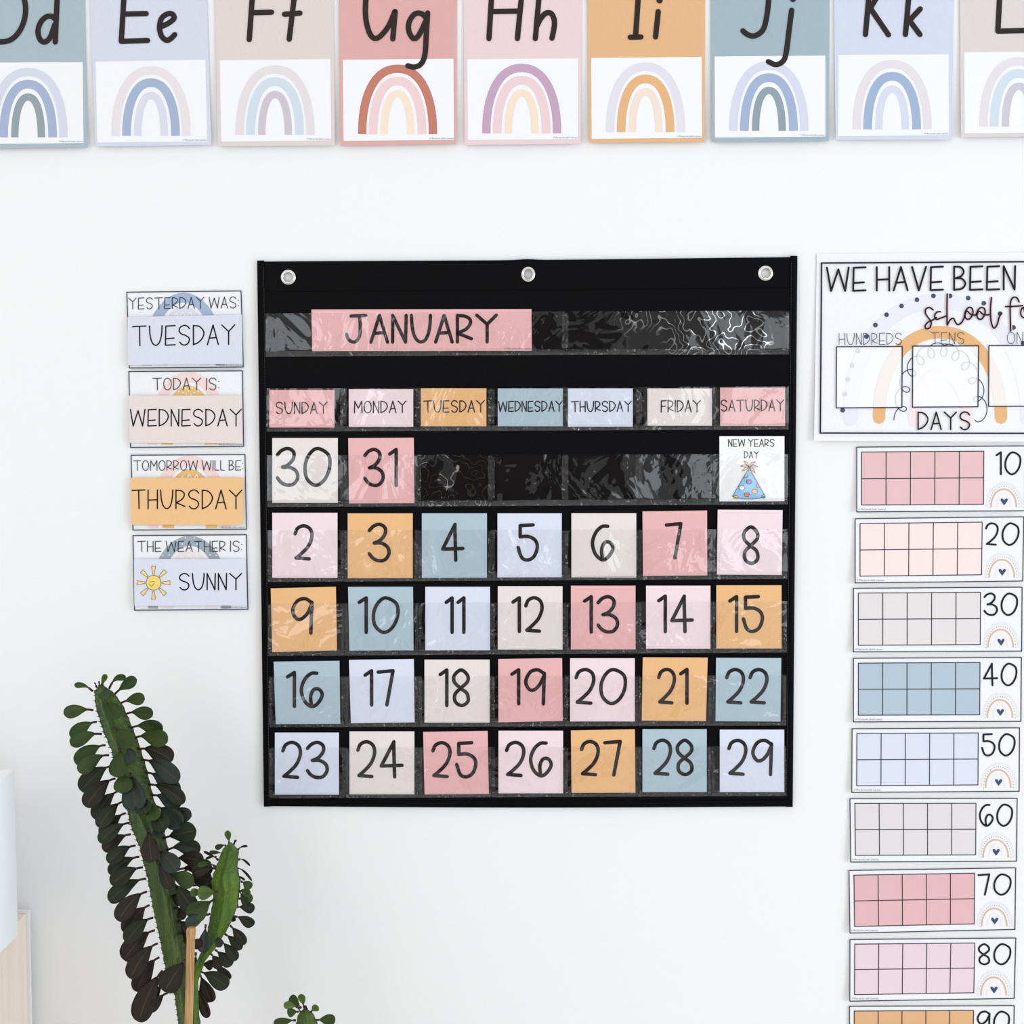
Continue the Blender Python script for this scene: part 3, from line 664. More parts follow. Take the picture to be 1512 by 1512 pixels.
for r, (a, b, cc_, dd_) in enumerate(ROWS):
    for i in range(7):
        x0, x1 = SEAM[i]+r*.8*(1-i/3.5), SEAM[i+1]+r*.8*(1-(i+1)/3.5)
        f0, f1 = i/7, (i+1)/7
        pocket(x0, x1, a+(b-a)*f0, a+(b-a)*f1, cc_+(dd_-cc_)*f0, cc_+(dd_-cc_)*f1, film_ripple if (r, i) == (1, 2) else film, r*1.3+i*.7)
# stitches: fine rows sewn along every pocket row and seam
st = mat('thread', (.02, .02, .024), .5, .4, raw=True); vs, fs = [], []
def stitch_row(a, b, step=3.4):
    L = math.hypot(b[0]-a[0], b[1]-a[1]); n = int(L/step); ux, uy = (b[0]-a[0])/L, (b[1]-a[1])/L
    for i in range(n):
        x, y = a[0]+ux*i*step, a[1]+uy*i*step; e = len(vs); l = step*.62
        for t, s_, h in ((0, -.45, 0), (0, .45, 0), (l, .45, 0), (l, -.45, 0), (l*.3, 0, .0005), (l*.7, 0, .0005)):
            vs.append(tuple(P(x+ux*t-uy*s_, y+uy*t+ux*s_, PD+.0008+h)))
        fs.extend([(e, e+1, e+4), (e+1, e+2, e+5, e+4), (e+2, e+3, e+5), (e+3, e, e+4, e+5)])
stitch_row((393, 523), (834, 520)); stitch_row((834, 520), (1165, 519))
for (a, b, cc_, dd_) in ROWS:
    stitch_row((394, cc_-4.5), (1164, dd_-4.5))
    for i in range(1, 7): stitch_row((SEAM[i], a+(b-a)*i/7), (SEAM[i], cc_-5), 3.4)
for x, y0, y1 in ((389.5, 395, 1180), (1167.5, 388, 1180)): stitch_row((x-(0 if x < 700 else -1.0), y0), (x+(8 if x < 700 else -6), y1), 3.4)
sto = mesh_obj('stitching', vs, fs, st, chart); sto['kind'] = 'stuff'

# ---------------------------------------------------------------- cards in the chart
PK = (230, 179, 178); LP = (240, 217, 222); OR = (233, 184, 132); BL = (174, 194, 205); LI = (215, 221, 237); BE = (228, 220, 217)
CN = {PK: 'dusty pink', LP: 'light pink', OR: 'orange', BL: 'blue-grey', LI: 'lilac', BE: 'beige'}
INK2 = (46, 41, 41)
def rect(x0, y0, x1, y1): return [(x0, y0), (x1, y0), (x1, y1), (x0, y1)]
def chart_card(name, cor, col, label, cat, group):
    col = tuple(255*(1.055*min(.93, lin(v)/.93)**(1/2.4)-.055) for v in col)      # the photograph shows the card through its film
    return Card(name, cor, col, label, cat, group, depth=lambda u, v: .0079+.0003*math.sin(u*3.1), nx=6, ny=4, thick=.0004)
c = chart_card('month_card', [(459.8, 457), (784.7, 456.4), (785.3, 517.8), (461, 518.4)], PK, 'long dusty pink card lettered JANUARY in the top pocket of the black chart', 'word card', None)
p = Pen(); text(p, 'JANUARY', 509.4, 735.4, 463.4, 508, 5.0, .6); c.draw('lettering', p, INK2, 1)
tiny_text(c.o, CR, 744, 784, 515.8, c.lift)
DAYS = [('SUNDAY', (397.7, 575.8, 493.8, 631.2), PK, (406.4, 483.8, 593.2, 611.8, 1.7, .4)), ('MONDAY', (515, 574.6, 610.2, 630.2), LP, (522.4, 600.4, 591.8, 610.6, 1.7, .4)),
 ('TUESDAY', (621.3, 573.4, 718.2, 629.4), OR, (624.8, 716, 591, 609.6, 1.7, .4)), ('WEDNESDAY', (735, 573.6, 831, 629.3), BL, (735.4, 831, 591.8, 608.4, 1.7, .2)),
 ('THURSDAY', (838.6, 573.6, 934.3, 630), LI, (842.8, 933, 592, 608.8, 1.7, .4)), ('FRIDAY', (956, 573.6, 1051.2, 628.6), BE, (975.4, 1035, 590.8, 609.4, 1.7, .4)), ('SATURDAY', (1063.4, 572.4, 1159.2, 629), PK, (1063.6, 1158, 590, 608, 1.7, .4))]
for d, r, col, tx in DAYS:
    c = chart_card('weekday_card', rect(*r), col, '%s card lettered %s in the weekday row of the black chart' % (CN[col], d), 'word card', 'weekday cards in the chart')
    p = Pen(); text(p, d, *tx); c.draw('lettering', p, INK2, 1)
NUM = [
 ('30', rect(402, 646.8, 498.8, 742.6), BE, (407, 490, 659.6, 719.2)), ('31', [(514.2, 647), (611, 646.4), (612, 743.2), (515.4, 743.4)], PK, (536, 587.6, 661, 719.6)),
 ('2', rect(402, 757.2, 498.3, 853.2), LP, (433, 463.2, 773.8, 828.4)), ('3', rect(513.4, 758, 609.4, 853.8), OR, (542.6, 577, 771.6, 831)),
 ('4', rect(622.9, 758, 719, 853.2), BL, (651, 686.2, 771.6, 830)), ('5', rect(734.6, 758, 829.4, 852.6), LI, (762.4, 796, 772.4, 829.6)),
 ('6', rect(843.7, 757.8, 939.5, 853), BE, (872.2, 907.6, 773.4, 829.2)), ('7', [(948.7, 755.2), (1044, 753.8), (1044.4, 849.6), (949.4, 850.4)], PK, (981.4, 1008, 770.6, 826.6)),
 ('8', [(1059.8, 752.6), (1155.6, 753.2), (1154.4, 849), (1058.6, 848.4)], LP, (1095, 1122.2, 775.4, 834.6)),
 ('9', [(399.8, 868.8), (495.9, 866.4), (497.5, 960.2), (402, 963)], OR, (429, 463.2, 881.4, 937.6)), ('10', [(514, 866.6), (609.8, 866.4), (610.6, 960.2), (515.8, 960.6)], BL, (527.6, 590.4, 880.2, 936.4)),
 ('11', rect(628, 866.5, 723.5, 960.2), LI, (656.2, 687.6, 880.2, 936.4)), ('12', rect(735.1, 865.6, 830.6, 959.2), BE, (754.6, 803, 880, 935.2)),
 ('13', rect(843, 864.8, 938.4, 958.9), PK, (860.2, 914.4, 878.4, 936)), ('14', rect(954, 864.8, 1049, 957.8), LP, (970, 1024.8, 877.6, 935.4)),
 ('15', rect(1057.7, 864.2, 1154, 957.5), OR, (1075, 1128.4, 878.2, 935)),
 ('16', [(404, 977), (501.2, 975.8), (502.4, 1068.8), (407.2, 1069.4)], BL, (421.8, 478.4, 990.4, 1045.8)), ('17', [(515.2, 974.4), (611, 973.2), (612.2, 1066.6), (518.2, 1068)], LI, (536.4, 583, 987.8, 1043.6)),
 ('18', rect(626.8, 974, 723, 1067), BE, (647.4, 694.6, 986.6, 1044.4)), ('19', [(735.6, 973.2), (830, 971.6), (831, 1064.4), (736, 1066.6)], PK, (753.2, 806.4, 986.4, 1042)),
 ('20', rect(841.8, 972, 937.3, 1065.2), LP, (848, 926.2, 986, 1041.4)), ('21', [(949.2, 970.6), (1045, 971), (1042.4, 1064.8), (947.6, 1064)], OR, (970, 1017, 985.8, 1041)),
 ('22', [(1057.4, 971.2), (1153.6, 971.6), (1152.4, 1065.4), (1056.6, 1064.8)], BL, (1070.4, 1135, 986, 1041)),
 ('23', rect(405.9, 1081.8, 500.4, 1173.4), LI, (415, 485.6, 1093.6, 1151)), ('24', rect(516, 1080, 611.8, 1173), BE, (525.8, 596.2, 1092.6, 1149.8)),
 ('25', [(624.8, 1080.8), (720, 1079.2), (721.8, 1172.6), (627, 1173.6)], PK, (636.6, 705.2, 1094, 1149.8)), ('26', rect(736, 1079, 831.4, 1171.4), LP, (745.4, 816.6, 1093.6, 1148.2)),
 ('27', [(843, 1078.6), (937.4, 1076.8), (938.2, 1170.4), (844, 1170.8)], OR, (856, 918.4, 1092.2, 1147)), ('28', rect(948.7, 1076.6, 1043.6, 1169.6), BL, (963, 1024.8, 1090.4, 1146.4)),
 ('29', rect(1062.9, 1077.4, 1158, 1169.6), LI, (1073.6, 1141.8, 1090.6, 1146.4))]
for d, cor, col, tx in NUM:
    c = chart_card('date_card', cor, col, 'square %s card marked %s (%s) in the black chart' % (CN[col], word(d), d), 'number card', 'date cards in the chart')
    p = Pen(); text(p, d, *tx, 5.3); c.draw('lettering', p, INK2, 1)
c = chart_card('holiday_card', rect(1062.3, 644.2, 1158.3, 740.4), WHITE, 'white card lettered NEW YEARS DAY with a blue party hat', 'picture card', None)
p = Pen(); text(p, 'NEW YEARS', 1075.2, 1143.8, 648, 659.8, 1.15); text(p, 'DAY', 1098.6, 1120.4, 666.2, 677, 1.15); c.draw('lettering', p, (56, 58, 66), 1)
hat = [(1106, 690.5), (1081.3, 733.2)]+catmull([(1081.3, 733.2), (1094, 736.2), (1106, 736.9), (1119, 736.2), (1130.3, 733.2)], 4)
p = Pen(); p.poly([hat[0]]+hat[2:]); c.draw('party_hat', p, (150, 200, 240), 1)
def inhat(x, y): return y > 690.5 and abs(x-1106) < (y-690.5)*.57 and y < 736.2
po = Pen()
for (x, y), rx, col in (((1106.2, 711.5), 4, (172, 125, 196)), ((1095.3, 720.4), 4, (247, 248, 252)), ((1102.7, 730.3), 4, (240, 136, 130)), ((1114.4, 725.7), 4, (252, 196, 128)), ((1120.2, 717.2), 3.6, (240, 170, 200)), ((1100.6, 702), 3.8, (168, 214, 168)), ((1109.2, 696), 3.4, (250, 222, 160)), ((1086.6, 734.4), 3.6, (246, 224, 130)), ((1127.2, 733), 3, (110, 190, 225))):
    pts = [(x+rx*math.cos(a*math.pi/10), y+rx*.85*math.sin(a*math.pi/10)) for a in range(20)]
    q = []
    for a in pts:                                   # keep the dot inside the hat's outline
        t = 1.0
        while t > 0 and not inhat(x+(a[0]-x)*t, y+(a[1]-y)*t): t -= .1
        q.append((x+(a[0]-x)*max(t, 0), y+(a[1]-y)*max(t, 0)))
    p = Pen(); p.poly(q); c.draw('polka_dot', p, col, 2); po.ribbon(q+[q[0]], .6)
po.line([hat[0]]+hat[2:]+[hat[0]], .8)
p = Pen()
for tx_, ty_ in ((1098.4, 680.7), (1093.4, 688.3), (1095.7, 695.9), (1115.5, 681.4), (1119.7, 689.2), (1115.5, 698.5)):
    ax, ay = 1106.4, 689.6; mx_, my_ = (ax+tx_)/2, (ay+ty_)/2-1.2; dx, dy = tx_-ax, ty_-ay; L = math.hypot(dx, dy); nx, ny = -dy/L*1.7, dx/L*1.7
    q = [(ax, ay), (mx_+nx, my_+ny), (tx_, ty_), (mx_-nx, my_-ny)]; p.poly(q); po.frame(q, .6)
c.draw('tassel', p, (247, 200, 150), 3); c.draw('outline', po, (84, 82, 92), 4)

# ---------------------------------------------------------------- the plant
def plant_mat(name, c1, c2, rough=.4, coat=.0, sc=(30, 30, 30), spec=.5): return mat(name, c1, rough, spec, noise=(sc, 0, c2), raw=True, coat=coat)
stem_m = plant_mat('stem_skin', (.070, .118, .006), (.022, .056, .005), .42, .0, (90, 90, 22), .35)
stem_b = plant_mat('young_stem_skin', (.085, .165, .005), (.035, .085, .005), .42, .0, (110, 110, 26), .35)
for m_ in (stem_m, stem_b):
    nt = m_.node_tree; n_ = nt.nodes.new('ShaderNodeTexNoise'); n_.inputs['Scale'].default_value = 190; b_ = nt.nodes.new('ShaderNodeBump'); b_.inputs['Strength'].default_value = .7; b_.inputs['Distance'].default_value = .003
    t_ = nt.nodes.new('ShaderNodeTexCoord'); nt.links.new(t_.outputs['Object'], n_.inputs['Vector']); nt.links.new(n_.outputs['Fac'], b_.inputs['Height']); nt.links.new(b_.outputs[0], nt.nodes['Principled BSDF'].inputs['Normal'])
sb_ = stem_m.node_tree.nodes['Principled BSDF']; sb_.inputs['Sheen Weight'].default_value = .25; sb_.inputs['Sheen Roughness'].default_value = .35; sb_.inputs['Sheen Tint'].default_value = (.6, .9, 1, 1)
rib_m = plant_mat('stem_ridge', (.035, .065, .008), (.022, .022, .008), .5, .0, (200, 200, 200))
LM = {'g': plant_mat('leaf_green', (.036, .072, .009), (.018, .044, .008), .5, spec=.25), 'd': plant_mat('leaf_dark', (.013, .027, .007), (.013, .013, .007), .5, spec=.25),
      'p': plant_mat('leaf_purple', (.016, .015, .008), (.021, .011, .008), .5, spec=.25), 'b': plant_mat('leaf_bright', (.09, .155, .018), (.045, .09, .012), .5, spec=.3), 't': plant_mat('leaf_blue_green', (.018, .036, .026), (.014, .020, .016), .45, spec=.3)}
vein = mat('leaf_midrib', (.055, .032, .020), .55, .3, raw=True); petiole = mat('petiole', (.055, .015, .018), .45, .4, raw=True)
PZ = .17
pot_c = P(300, 1512, PZ); pot_x, pot_y = pot_c.x+.02, -.215
plant = empty('potted_succulent', (pot_x, pot_y, 0)); tag(plant, 'tall ridged green succulent with rows of dark paddle leaves, left of the black chart', 'potted plant')
def lathe(name, prof, m, parent, cx, cy, N=48):
    vs = [(cx+r*math.cos(2*math.pi*i/N), cy+r*math.sin(2*math.pi*i/N), z) for i in range(N) for r, z in prof]; M = len(prof); fs = []
    for i in range(N):
        for k in range(M-1): a = i*M+k; b = ((i+1) % N)*M+k; fs.append((a, b, b+1, a+1))
    return mesh_obj(name, vs, fs, m, parent, smooth=True)
lathe('pot', [(0, .001), (.12, .001), (.128, .01), (.16, .30), (.162, .31), (.155, .31), (.15, .29), (.148, .27)], mat('pot_glaze', (222, 220, 216), .4), plant, pot_x, pot_y)
lathe('soil', [(.149, .275), (.08, .28), (0, .282)], mat('soil', (.05, .035, .025), .95, .1, bump=(90, 1, .01), raw=True), plant, pot_x, pot_y)
def interp(tab, y):
    if y <= tab[0][1]: return tab[0][0]
    for (x0, y0), (x1, y1) in zip(tab, tab[1:]):
        if y <= y1: return x0+(x1-x0)*(y-y0)/(y1-y0)
    (x0, y0), (x1, y1) = tab[-2:]; return x1
def stem(Lt, Rt, Ft, y0, y1, depth, root, ph, period=16.0, parent=plant, skin=None):
    """three-winged stem between its left and right outlines; Ft is the ridge that faces the room; root = world point in the soil"""
    vs, fs, fm = [], [], []; ny = int((y1-y0)/1.6); rings = []
    for j in range(ny+1):
        y = y0+(y1-y0)*j/ny
        l, r, f = interp(Lt, y), interp(Rt, y), interp(Ft, y)
        t0 = min(1, (y-y0)/13+.12)**.6
        hw = (r-l)/2; cx = (l+r)/2
        ce = P(cx, y, depth(y)); hw *= S*1.0*t0
        rings.append((ce, hw, (f-cx)/max(4, (r-l)/2), y))
    ce, hw, fx, y = rings[-1]
    for k in range(1, 26):                           # on down into the pot, out of the picture
        t = k/25; q = ce.lerp(Vector(root), t); rings.append((q, hw*(1+.15*t), fx*(1-t), y+k*16))
    for ce, hw, fx, y in rings:
        sc = lambda o: 1-.07*abs(math.sin(math.pi*(y/period+ph+o)))**.6-0.0
        tL, tR, tF = sc(0), sc(.45), sc(.7)
        fx = max(-.55, min(.55, fx))
        sec = [(-1.0*tL, .34), (-.93*tL, .21), (-.50, -.02), (fx*.6-.26, -.30), (fx-.07, -.86*tF), (fx, -.93*tF), (fx+.07, -.86*tF), (fx*.6+.28, -.30), (.50, -.02), (.93*tR, .21), (1.0*tR, .34), (.9*tR, .44), (.42, .28), (0, .36), (-.42, .28), (-.9*tL, .44)]
        for a, b in sec: vs.append((ce.x+a*hw, ce.y+b*hw, ce.z))
    K = 16
    for j in range(len(rings)-1):
        for k in range(K): fs.append((j*K+k, (j+1)*K+k, (j+1)*K+(k+1) % K, j*K+(k+1) % K)); fm.append(1 if k in (0, 9, 10, 15) else 0)
    fs.append(tuple(range(K))); fm.append(0)
    return mesh_obj('stem', vs, fs, [skin or stem_m, rib_m], parent, smooth=True, fm=fm)
ML = [(141, 1013), (137.5, 1022), (139.5, 1046), (149.7, 1080), (162, 1108.6), (172.9, 1149.7), (185, 1194), (191, 1222), (204, 1252), (216.3, 1299), (224.6, 1344), (235, 1390), (243, 1433), (256, 1466), (262, 1512)]
MR = [(158, 1013), (164, 1020), (178.5, 1041), (187, 1060), (203.5, 1101), (214.5, 1137), (225, 1182), (234, 1212), (242, 1237), (256, 1299), (265, 1365), (276, 1406), (285, 1447), (289, 1474), (294, 1512)]
MF = [(150, 1013), (152, 1021), (160, 1051), (181, 1105), (197, 1150), (211, 1200), (225, 1231), (237, 1276), (249, 1320), (262, 1392), (270, 1450), (277, 1512)]
md = lambda y: .15+.06*(y-1013)/500
stem(ML, MR, MF, 1011, 1512, md, (pot_x-.02, pot_y, .27), .2)
BLt = [(333, 1246), (328.8, 1254), (311, 1302), (314, 1328), (311, 1348), (306, 1375), (301, 1398), (288, 1424), (280, 1450)]
BRt = [(347, 1246), (351.5, 1256), (349, 1282), (353, 1303), (349, 1340), (336, 1371), (318, 1400), (302, 1420), (292, 1450)]
BF = [(341, 1246), (341, 1256), (333, 1290), (336, 1310), (330, 1350), (320, 1385), (306, 1405), (292, 1430), (286, 1450)]
bd = lambda y: .215-.0*(y-1246)
stem(BLt, BRt, BF, 1244, 1450, bd, (pot_x-.005, pot_y-.02, .27), .6, 13, skin=stem_b)
TL_ = [(447, 1488), (440, 1500), (436, 1515), (431, 1545)]; TR_ = [(454, 1488), (463, 1500), (468, 1515), (474, 1545)]; TFt = [(451, 1488), (455, 1512), (456, 1545)]
stem(TL_, TR_, TFt, 1486, 1545, lambda y: .2, (pot_x+.08, pot_y, .27), .1)

def leaf(B, T, w, kind, d0, d1, arch=.22, tiltx=0.0, pet=.17):
    """one paddle leaf from its base pixel B to its tip pixel T, w wide, d0..d1 metres off the wall"""
    b = P(B[0], B[1], d0); t = P(T[0], T[1], d1); L = (t-b).length
    c = b.lerp(t, .42)+Vector((0, -.25*arch*L, arch*L))
    n = 20; W = w*S*1.2
    nrm = Vector((tiltx, -1, random.uniform(-.1, .35))).normalized()
    pts = []
    for i in range(n+1):
        s_ = 1-(1-i/n)**1.7; q = b*(1-s_)**2+c*2*s_*(1-s_)+t*s_*s_; dq = ((c-b)*2*(1-s_)+(t-c)*2*s_).normalized(); pts.append((s_, q, dq))
    vs, fs, fm = [], [], []
    NB = 0
    for s_, q, dq in pts:
        if s_ < pet-1e-6: continue
        x = (s_-pet)/(1-pet); NB += 1
        f = .06+.94*(3*(x/.72)**2-2*(x/.72)**3)**.75 if x < .72 else math.sqrt(max(0, 1-((x-.72)/.28)**2.6))
        h = max(.0004, W/2*f)
        side = dq.cross(nrm).normalized(); nn = side.cross(dq).normalized()
        if nn.y > 0: nn = -nn
        for k in (-1, -.55, -.06, .06, .55, 1):
            vs.append(tuple(q+side*h*k+nn*(h*.22*(k*k)-(.0003 if abs(k) < .1 else 0)+random.uniform(-.03, .03)*h*abs(k))))
    for j in range(NB-1):
        for k in range(5): a = j*6+k; fs.append((a, a+1, a+7, a+6)); fm.append(1 if k == 2 and j < NB-5 else 0)
    rp = .0009; base_i = len(vs); pk = [p_ for p_ in pts if p_[0] <= pet+.08]
    for s_, q, dq in pk:
        a1 = dq.cross(Vector((0, -1, 0))).normalized(); a2 = a1.cross(dq)
        for k in range(5): a = 2*math.pi*k/5; vs.append(tuple(q+a1*rp*math.cos(a)+a2*rp*math.sin(a)))
    for j in range(len(pk)-1):
        for k in range(5): a = base_i+j*5+k; b2 = base_i+j*5+(k+1) % 5; fs.append((a, b2, b2+5, a+5)); fm.append(2)
    o = mesh_obj('leaf', vs, fs, [LM[kind], vein, petiole], plant, smooth=True, fm=fm)
    m_ = o.modifiers.new('solid', 'SOLIDIFY'); m_.thickness = .0008; m_.offset = 0
    return o
A1 = lambda x, y: (80+x*.17857, 980+y*.17857)
A2 = lambda x, y: (140+x*.20635, 1200+y*.20635)
A3 = lambda x, y: (380+x*.09259, 1420+y*.09259)
left = [(A1, (318, 228), (168, 182), 38, 'g', .35), (A1, (322, 385), (82, 420), 84, 'g', .16), (A1, (352, 482), (146, 622), 100, 'g', .26), (A1, (392, 582), (140, 676), 92, 'g', .24), (A1, (424, 675), (186, 836), 112, 'g', .27),
 (A1, (452, 757), (208, 900), 96, 'g', .27), (A1, (482, 847), (226, 1056), 125, 'd', .27), (A1, (505, 950), (262, 1184), 118, 'p', .27), (A1, (535, 1052), (332, 1284), 110, 'd', .25), (A1, (568, 1142), (368, 1354), 100, 'd', .25),
 (A1, (592, 1236), (392, 1432), 96, 'd', .25), (A1, (622, 1316), (376, 1478), 96, 'd', .22),
 (A2, (258, 155), (62, 272), 78, 'p', .22), (A2, (290, 236), (96, 358), 82, 'd', .22), (A2, (318, 316), (104, 440), 82, 'd', .22), (A2, (342, 392), (120, 516), 92, 'd', .22), (A2, (368, 472), (104, 636), 96, 'd', .22),
 (A2, (372, 566), (166, 774), 100, 'p', .28), (A2, (392, 662), (222, 868), 104, 'p', .28), (A2, (415, 752), (226, 930), 92, 'd', .28), (A2, (430, 842), (210, 1056), 114, 'p', .28), (A2, (448, 936), (254, 1188), 108, 'p', .3),
 (A2, (462, 1036), (296, 1280), 96, 'p', .32), (A2, (484, 1130), (312, 1496), 128, 'p', .22), (A2, (498, 1212), (404, 1396), 44, 'p', .3), (A2, (518, 1292), (402, 1428), 50, 'p', .3)]
for k, (A_, b, t, w_, kd, ar) in enumerate(left):
    sc = A_(1, 0)[0]-A_(0, 0)[0]; B_, T_ = A_(*b), A_(*t); d = md(B_[1])
    leaf(B_, T_, w_*sc, kd, d-.003, d+.004+(.012 if k % 2 else .0), ar, random.uniform(-.35, .1))
left2 = [(A1, (385, 195), (430, 90), 36, 'b', .1), (A1, (352, 195), (334, 158), 10, 'p', .1), (A1, (374, 190), (370, 146), 10, 'p', .1), (A1, (398, 190), (414, 136), 14, 'b', .1)]
right = left2+[(A1, (455, 205), (592, 122), 42, 'g', .5), (A1, (502, 250), (682, 132), 78, 'g', .1), (A1, (556, 322), (748, 292), 80, 'g', .12), (A1, (603, 412), (812, 432), 86, 'g', .16), (A1, (642, 527), (896, 552), 98, 'g', .2),
 (A1, (668, 612), (934, 650), 112, 'g', .2), (A1, (695, 705), (976, 802), 122, 'p', .22), (A1, (728, 797), (1026, 976), 122, 't', .24), (A1, (762, 900), (1028, 1080), 114, 't', .24), (A1, (784, 1000), (1076, 1150), 108, 'd', .22), 
 (A1, (808, 1087), (1040, 1182), 104, 't', .2), (A1, (842, 1177), (1050, 1350), 126, 't', .16), (A1, (884, 1248), (1134, 1262), 92, 't', .1), (A1, (905, 1442), (1174, 1380), 132, 'd', .04),
 (A2, (518, 268), (752, 272), 92, 't', .24), (A2, (560, 336), (776, 352), 84, 'p', .16), (A2, (590, 410), (842, 412), 84, 'p', .15), (A2, (620, 480), (836, 480), 84, 'p', .1), (A2, (700, 520), (880, 545), 80, 'p', .1), (A2, (640, 420), (830, 360), 60, 't', .12), (A2, (530, 590), (640, 640), 70, 'p', .1), (A2, (590, 680), (640, 760), 60, 'p', .2), (A2, (600, 770), (680, 860), 60, 'p', .2), (A2, (610, 860), (700, 940), 60, 'p', .2)]
for k, (A_, b, t, w_, kd, ar) in enumerate(right):
    sc = A_(1, 0)[0]-A_(0, 0)[0]; B_, T_ = A_(*b), A_(*t); d = md(B_[1])
    leaf(B_, T_, w_*sc, kd, d-.003, d+.004+(.010 if k % 2 else .0), ar, random.uniform(-.1, .35))
front = [(A1, (428, 200), (424, 296), 88, 'g'), (A1, (428, 318), (540, 442), 100, 'g'), (A1, (498, 528), (640, 688), 118, 'g'), (A1, (545, 700), (536, 938), 128, 'g'), (A1, (600, 690), (654, 820), 96, 't'), (A1, (570, 890), (572, 1070), 116, 'g'),
 (A1, (632, 900), (680, 1214), 158, 't'), (A1, (700, 1090), (760, 1240), 110, 'd'), (A1, (790, 1150), (838, 1292), 92, 'g'), (A1, (800, 1200), (920, 1372), 120, 'd'), (A1, (840, 1330), (880, 1436), 96, 't'), (A2, (384, 110), (404, 356), 96, 'p'),
 (A2, (452, 262), (590, 418), 100, 't'), (A2, (452, 342), (540, 544), 72, 'p'), (A2, (530, 440), (708, 506), 92, 'g'), (A2, (560, 500), (716, 712), 100, 'd'), (A2, (650, 1050), (498, 1280), 130, 'p')]
for A_, b, t, w_, kd in front:
    sc = A_(1, 0)[0]-A_(0, 0)[0]; B_, T_ = A_(*b), A_(*t); d = md(B_[1])+.014
    leaf(B_, T_, w_*sc, kd, d, d+.016, .08, random.uniform(-.2, .3), pet=.1)
br = [((1020, 268), (1092, 240), 12, 'p', .25), ((1026, 336), (1110, 380), 12, 'p', .4), ((1012, 400), (1124, 488), 13, 'p', .4), ((1010, 462), (1074, 484), 12, 'p', .3), ((1046, 492), (1118, 540), 50, 'g', .15), ((1030, 560), (1106, 588), 44, 'g', .3),
 ((1034, 556), (1090, 672), 38, 'd', .05), ((1028, 616), (1130, 610), 52, 'g', .05), ((1012, 676), (1142, 690), 56, 'd', .1), ((1000, 742), (1136, 806), 62, 'd', .15), ((968, 808), (1072, 944), 62, 'd', .15), ((930, 868), (1050, 976), 58, 'd', .12), ((905, 918), (1014, 1056), 62, 'd', .12),
 ((860, 980), (976, 1096), 66, 'd', .1), ((830, 1080), (970, 1190), 46, 'p', .15), ((744, 1136), (952, 1246), 90, 'd', .14), ((748, 1152), (832, 1356), 86, 'p', .1), ((722, 1236), (808, 1468), 56, 'p', .1), ((870, 880), (900, 960), 46, 't', .1),
 ((962, 222), (950, 130), 36, 'b', .05), ((995, 225), (1010, 196), 12, 'p', .1), ((940, 236), (864, 258), 30, 'g', .25), ((918, 292), (820, 284), 22, 'g', .08), ((885, 340), (780, 278), 15, 'p', .1), ((870, 318), (795, 330), 14, 'p', .2), ((866, 386), (736, 380), 30, 'g', .3),
 ((870, 400), (700, 440), 70, 'p', .2), ((884, 566), (736, 578), 74, 'b', .02), ((780, 580), (684, 572), 44, 'b', .1), ((925, 490), (918, 590), 56, 'b', .02), ((858, 620), (676, 754), 112, 'g', .1), ((826, 724), (652, 806), 66, 't', .08), ((794, 798), (776, 1002), 68, 't', .03),
 ((724, 1000), (716, 1160), 40, 't', .03), ((968, 390), (990, 470), 34, 'b', .05), ((760, 1090), (850, 1090), 60, 'p', .1), ((830, 1010), (900, 1110), 60, 'p', .1), ((700, 900), (760, 960), 60, 'p', .1), ((980, 700), (990, 780), 36, 't', .05)]
for b, t, w_, kd, ar in br:
    B_, T_ = A2(*b), A2(*t); d = .205 if b[0] > 700 else .21
    fr_ = .014 if 650 < t[0] < 930 and 480 < t[1] < 1010 else 0
    leaf(B_, T_, w_*.20635, kd, d+fr_, d+fr_*1.6+random.uniform(-.004, .006), ar, random.uniform(-.2, .3), pet=.16)
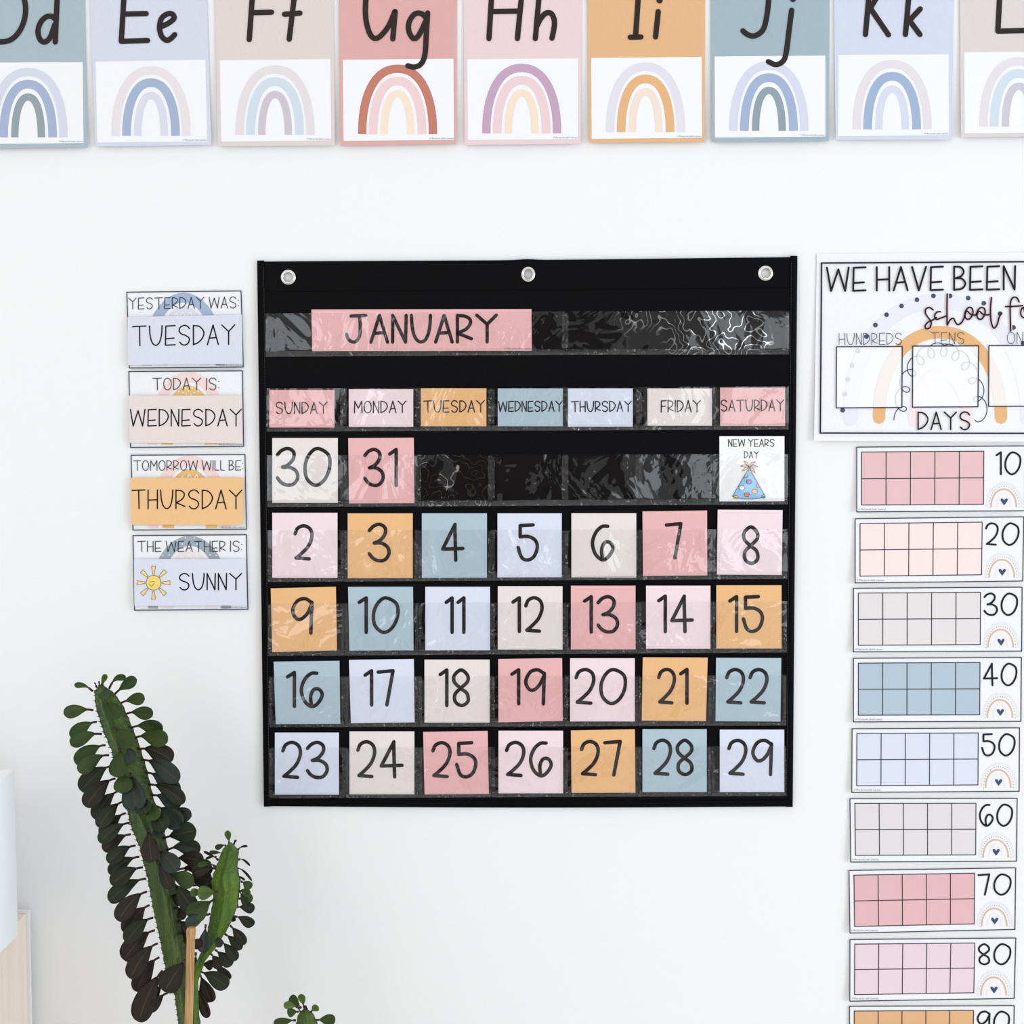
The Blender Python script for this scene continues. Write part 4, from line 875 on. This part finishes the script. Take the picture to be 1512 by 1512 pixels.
for b, t, w_, kd in [((745, 735), (695, 520), 90, 'b'), ((700, 745), (520, 562), 118, 'g'), ((650, 730), (422, 688), 92, 'b'), ((660, 800), (480, 822), 108, 'g'), ((850, 806), (966, 712), 92, 'b'), ((615, 935), (262, 1000), 120, 'g'), ((935, 935), (1240, 945), 140, 'g'), ((690, 800), (640, 720), 20, 'p'), ((790, 760), (770, 700), 18, 'p')]:
    leaf(A3(*b), A3(*t), w_*.0926, kd, .2, .2+random.uniform(-.004, .01), .1, random.uniform(-.2, .2), pet=.14)
# little thorns along the ridges
vs, fs = [], []
th = mat('thorn', (.03, .012, .012), .5, .3, raw=True)
y = 1020
while y < 1512:
    for tab, sg in ((ML, -1), (MR, 1)):
        x = interp(tab, y); e = len(vs); d = md(y)
        for a, b in ((-3.5*sg, -1.2), (-3.5*sg, 1.2), (1.6*sg, -.6)): vs.append(tuple(P(x+a, y+b, d-.004)))
        vs.append(tuple(P(x-2.4*sg, y, d-.001))); fs += [(e, e+1, e+2), (e, e+2, e+3), (e+1, e+3, e+2), (e, e+3, e+1)]
    y += 7.6
so_ = mesh_obj('thorns', vs, fs, th, plant); so_['kind'] = 'stuff'
# bamboo stake pushed into the pot
tp = P(282.3, 1369, .245); bt = P(278.6, 1512, .245); dirn = (bt-tp).normalized(); foot = tp+dirn*((tp.z-.262)/-dirn.z)
vs, fs = [], []; N = 20; L = (foot-tp).length; prof = [(0, .55), (.0005, .93), (.003, 1.06), (.0045, 1.10), (.007, 1.05), (.010, .96), (.014, .93), (.05, .92)]
prof += [(.06+k*.02, .92-.06*math.sin(k*.3)*.3) for k in range(int((L-.07)/.02))]+[(L, .95)]
R0 = 6.6*S*.9
vs.append(tuple(tp))
for s_, r in prof:
    q = tp+dirn*s_
    for i in range(N): a = 2*math.pi*i/N; vs.append((q.x+R0*r*math.cos(a), q.y+R0*r*math.sin(a), q.z))
for i in range(N): fs.append((0, 1+i, 1+(i+1) % N))
for j in range(len(prof)-1):
    for i in range(N): a = 1+j*N+i; b = 1+j*N+(i+1) % N; fs.append((a, a+N, b+N, b))
stake = mesh_obj('plant_stake', vs, fs, mat('bamboo', (.60, .36, .15), .42, .4, noise=((700, 700, 12), 0, (.30, .145, .055)), raw=True), None, smooth=True)
tag(stake, 'tan bamboo stake standing upright in front of the succulent stems', 'plant stake')
for o in bpy.data.objects:
    if '_o' in o: del o['_o']
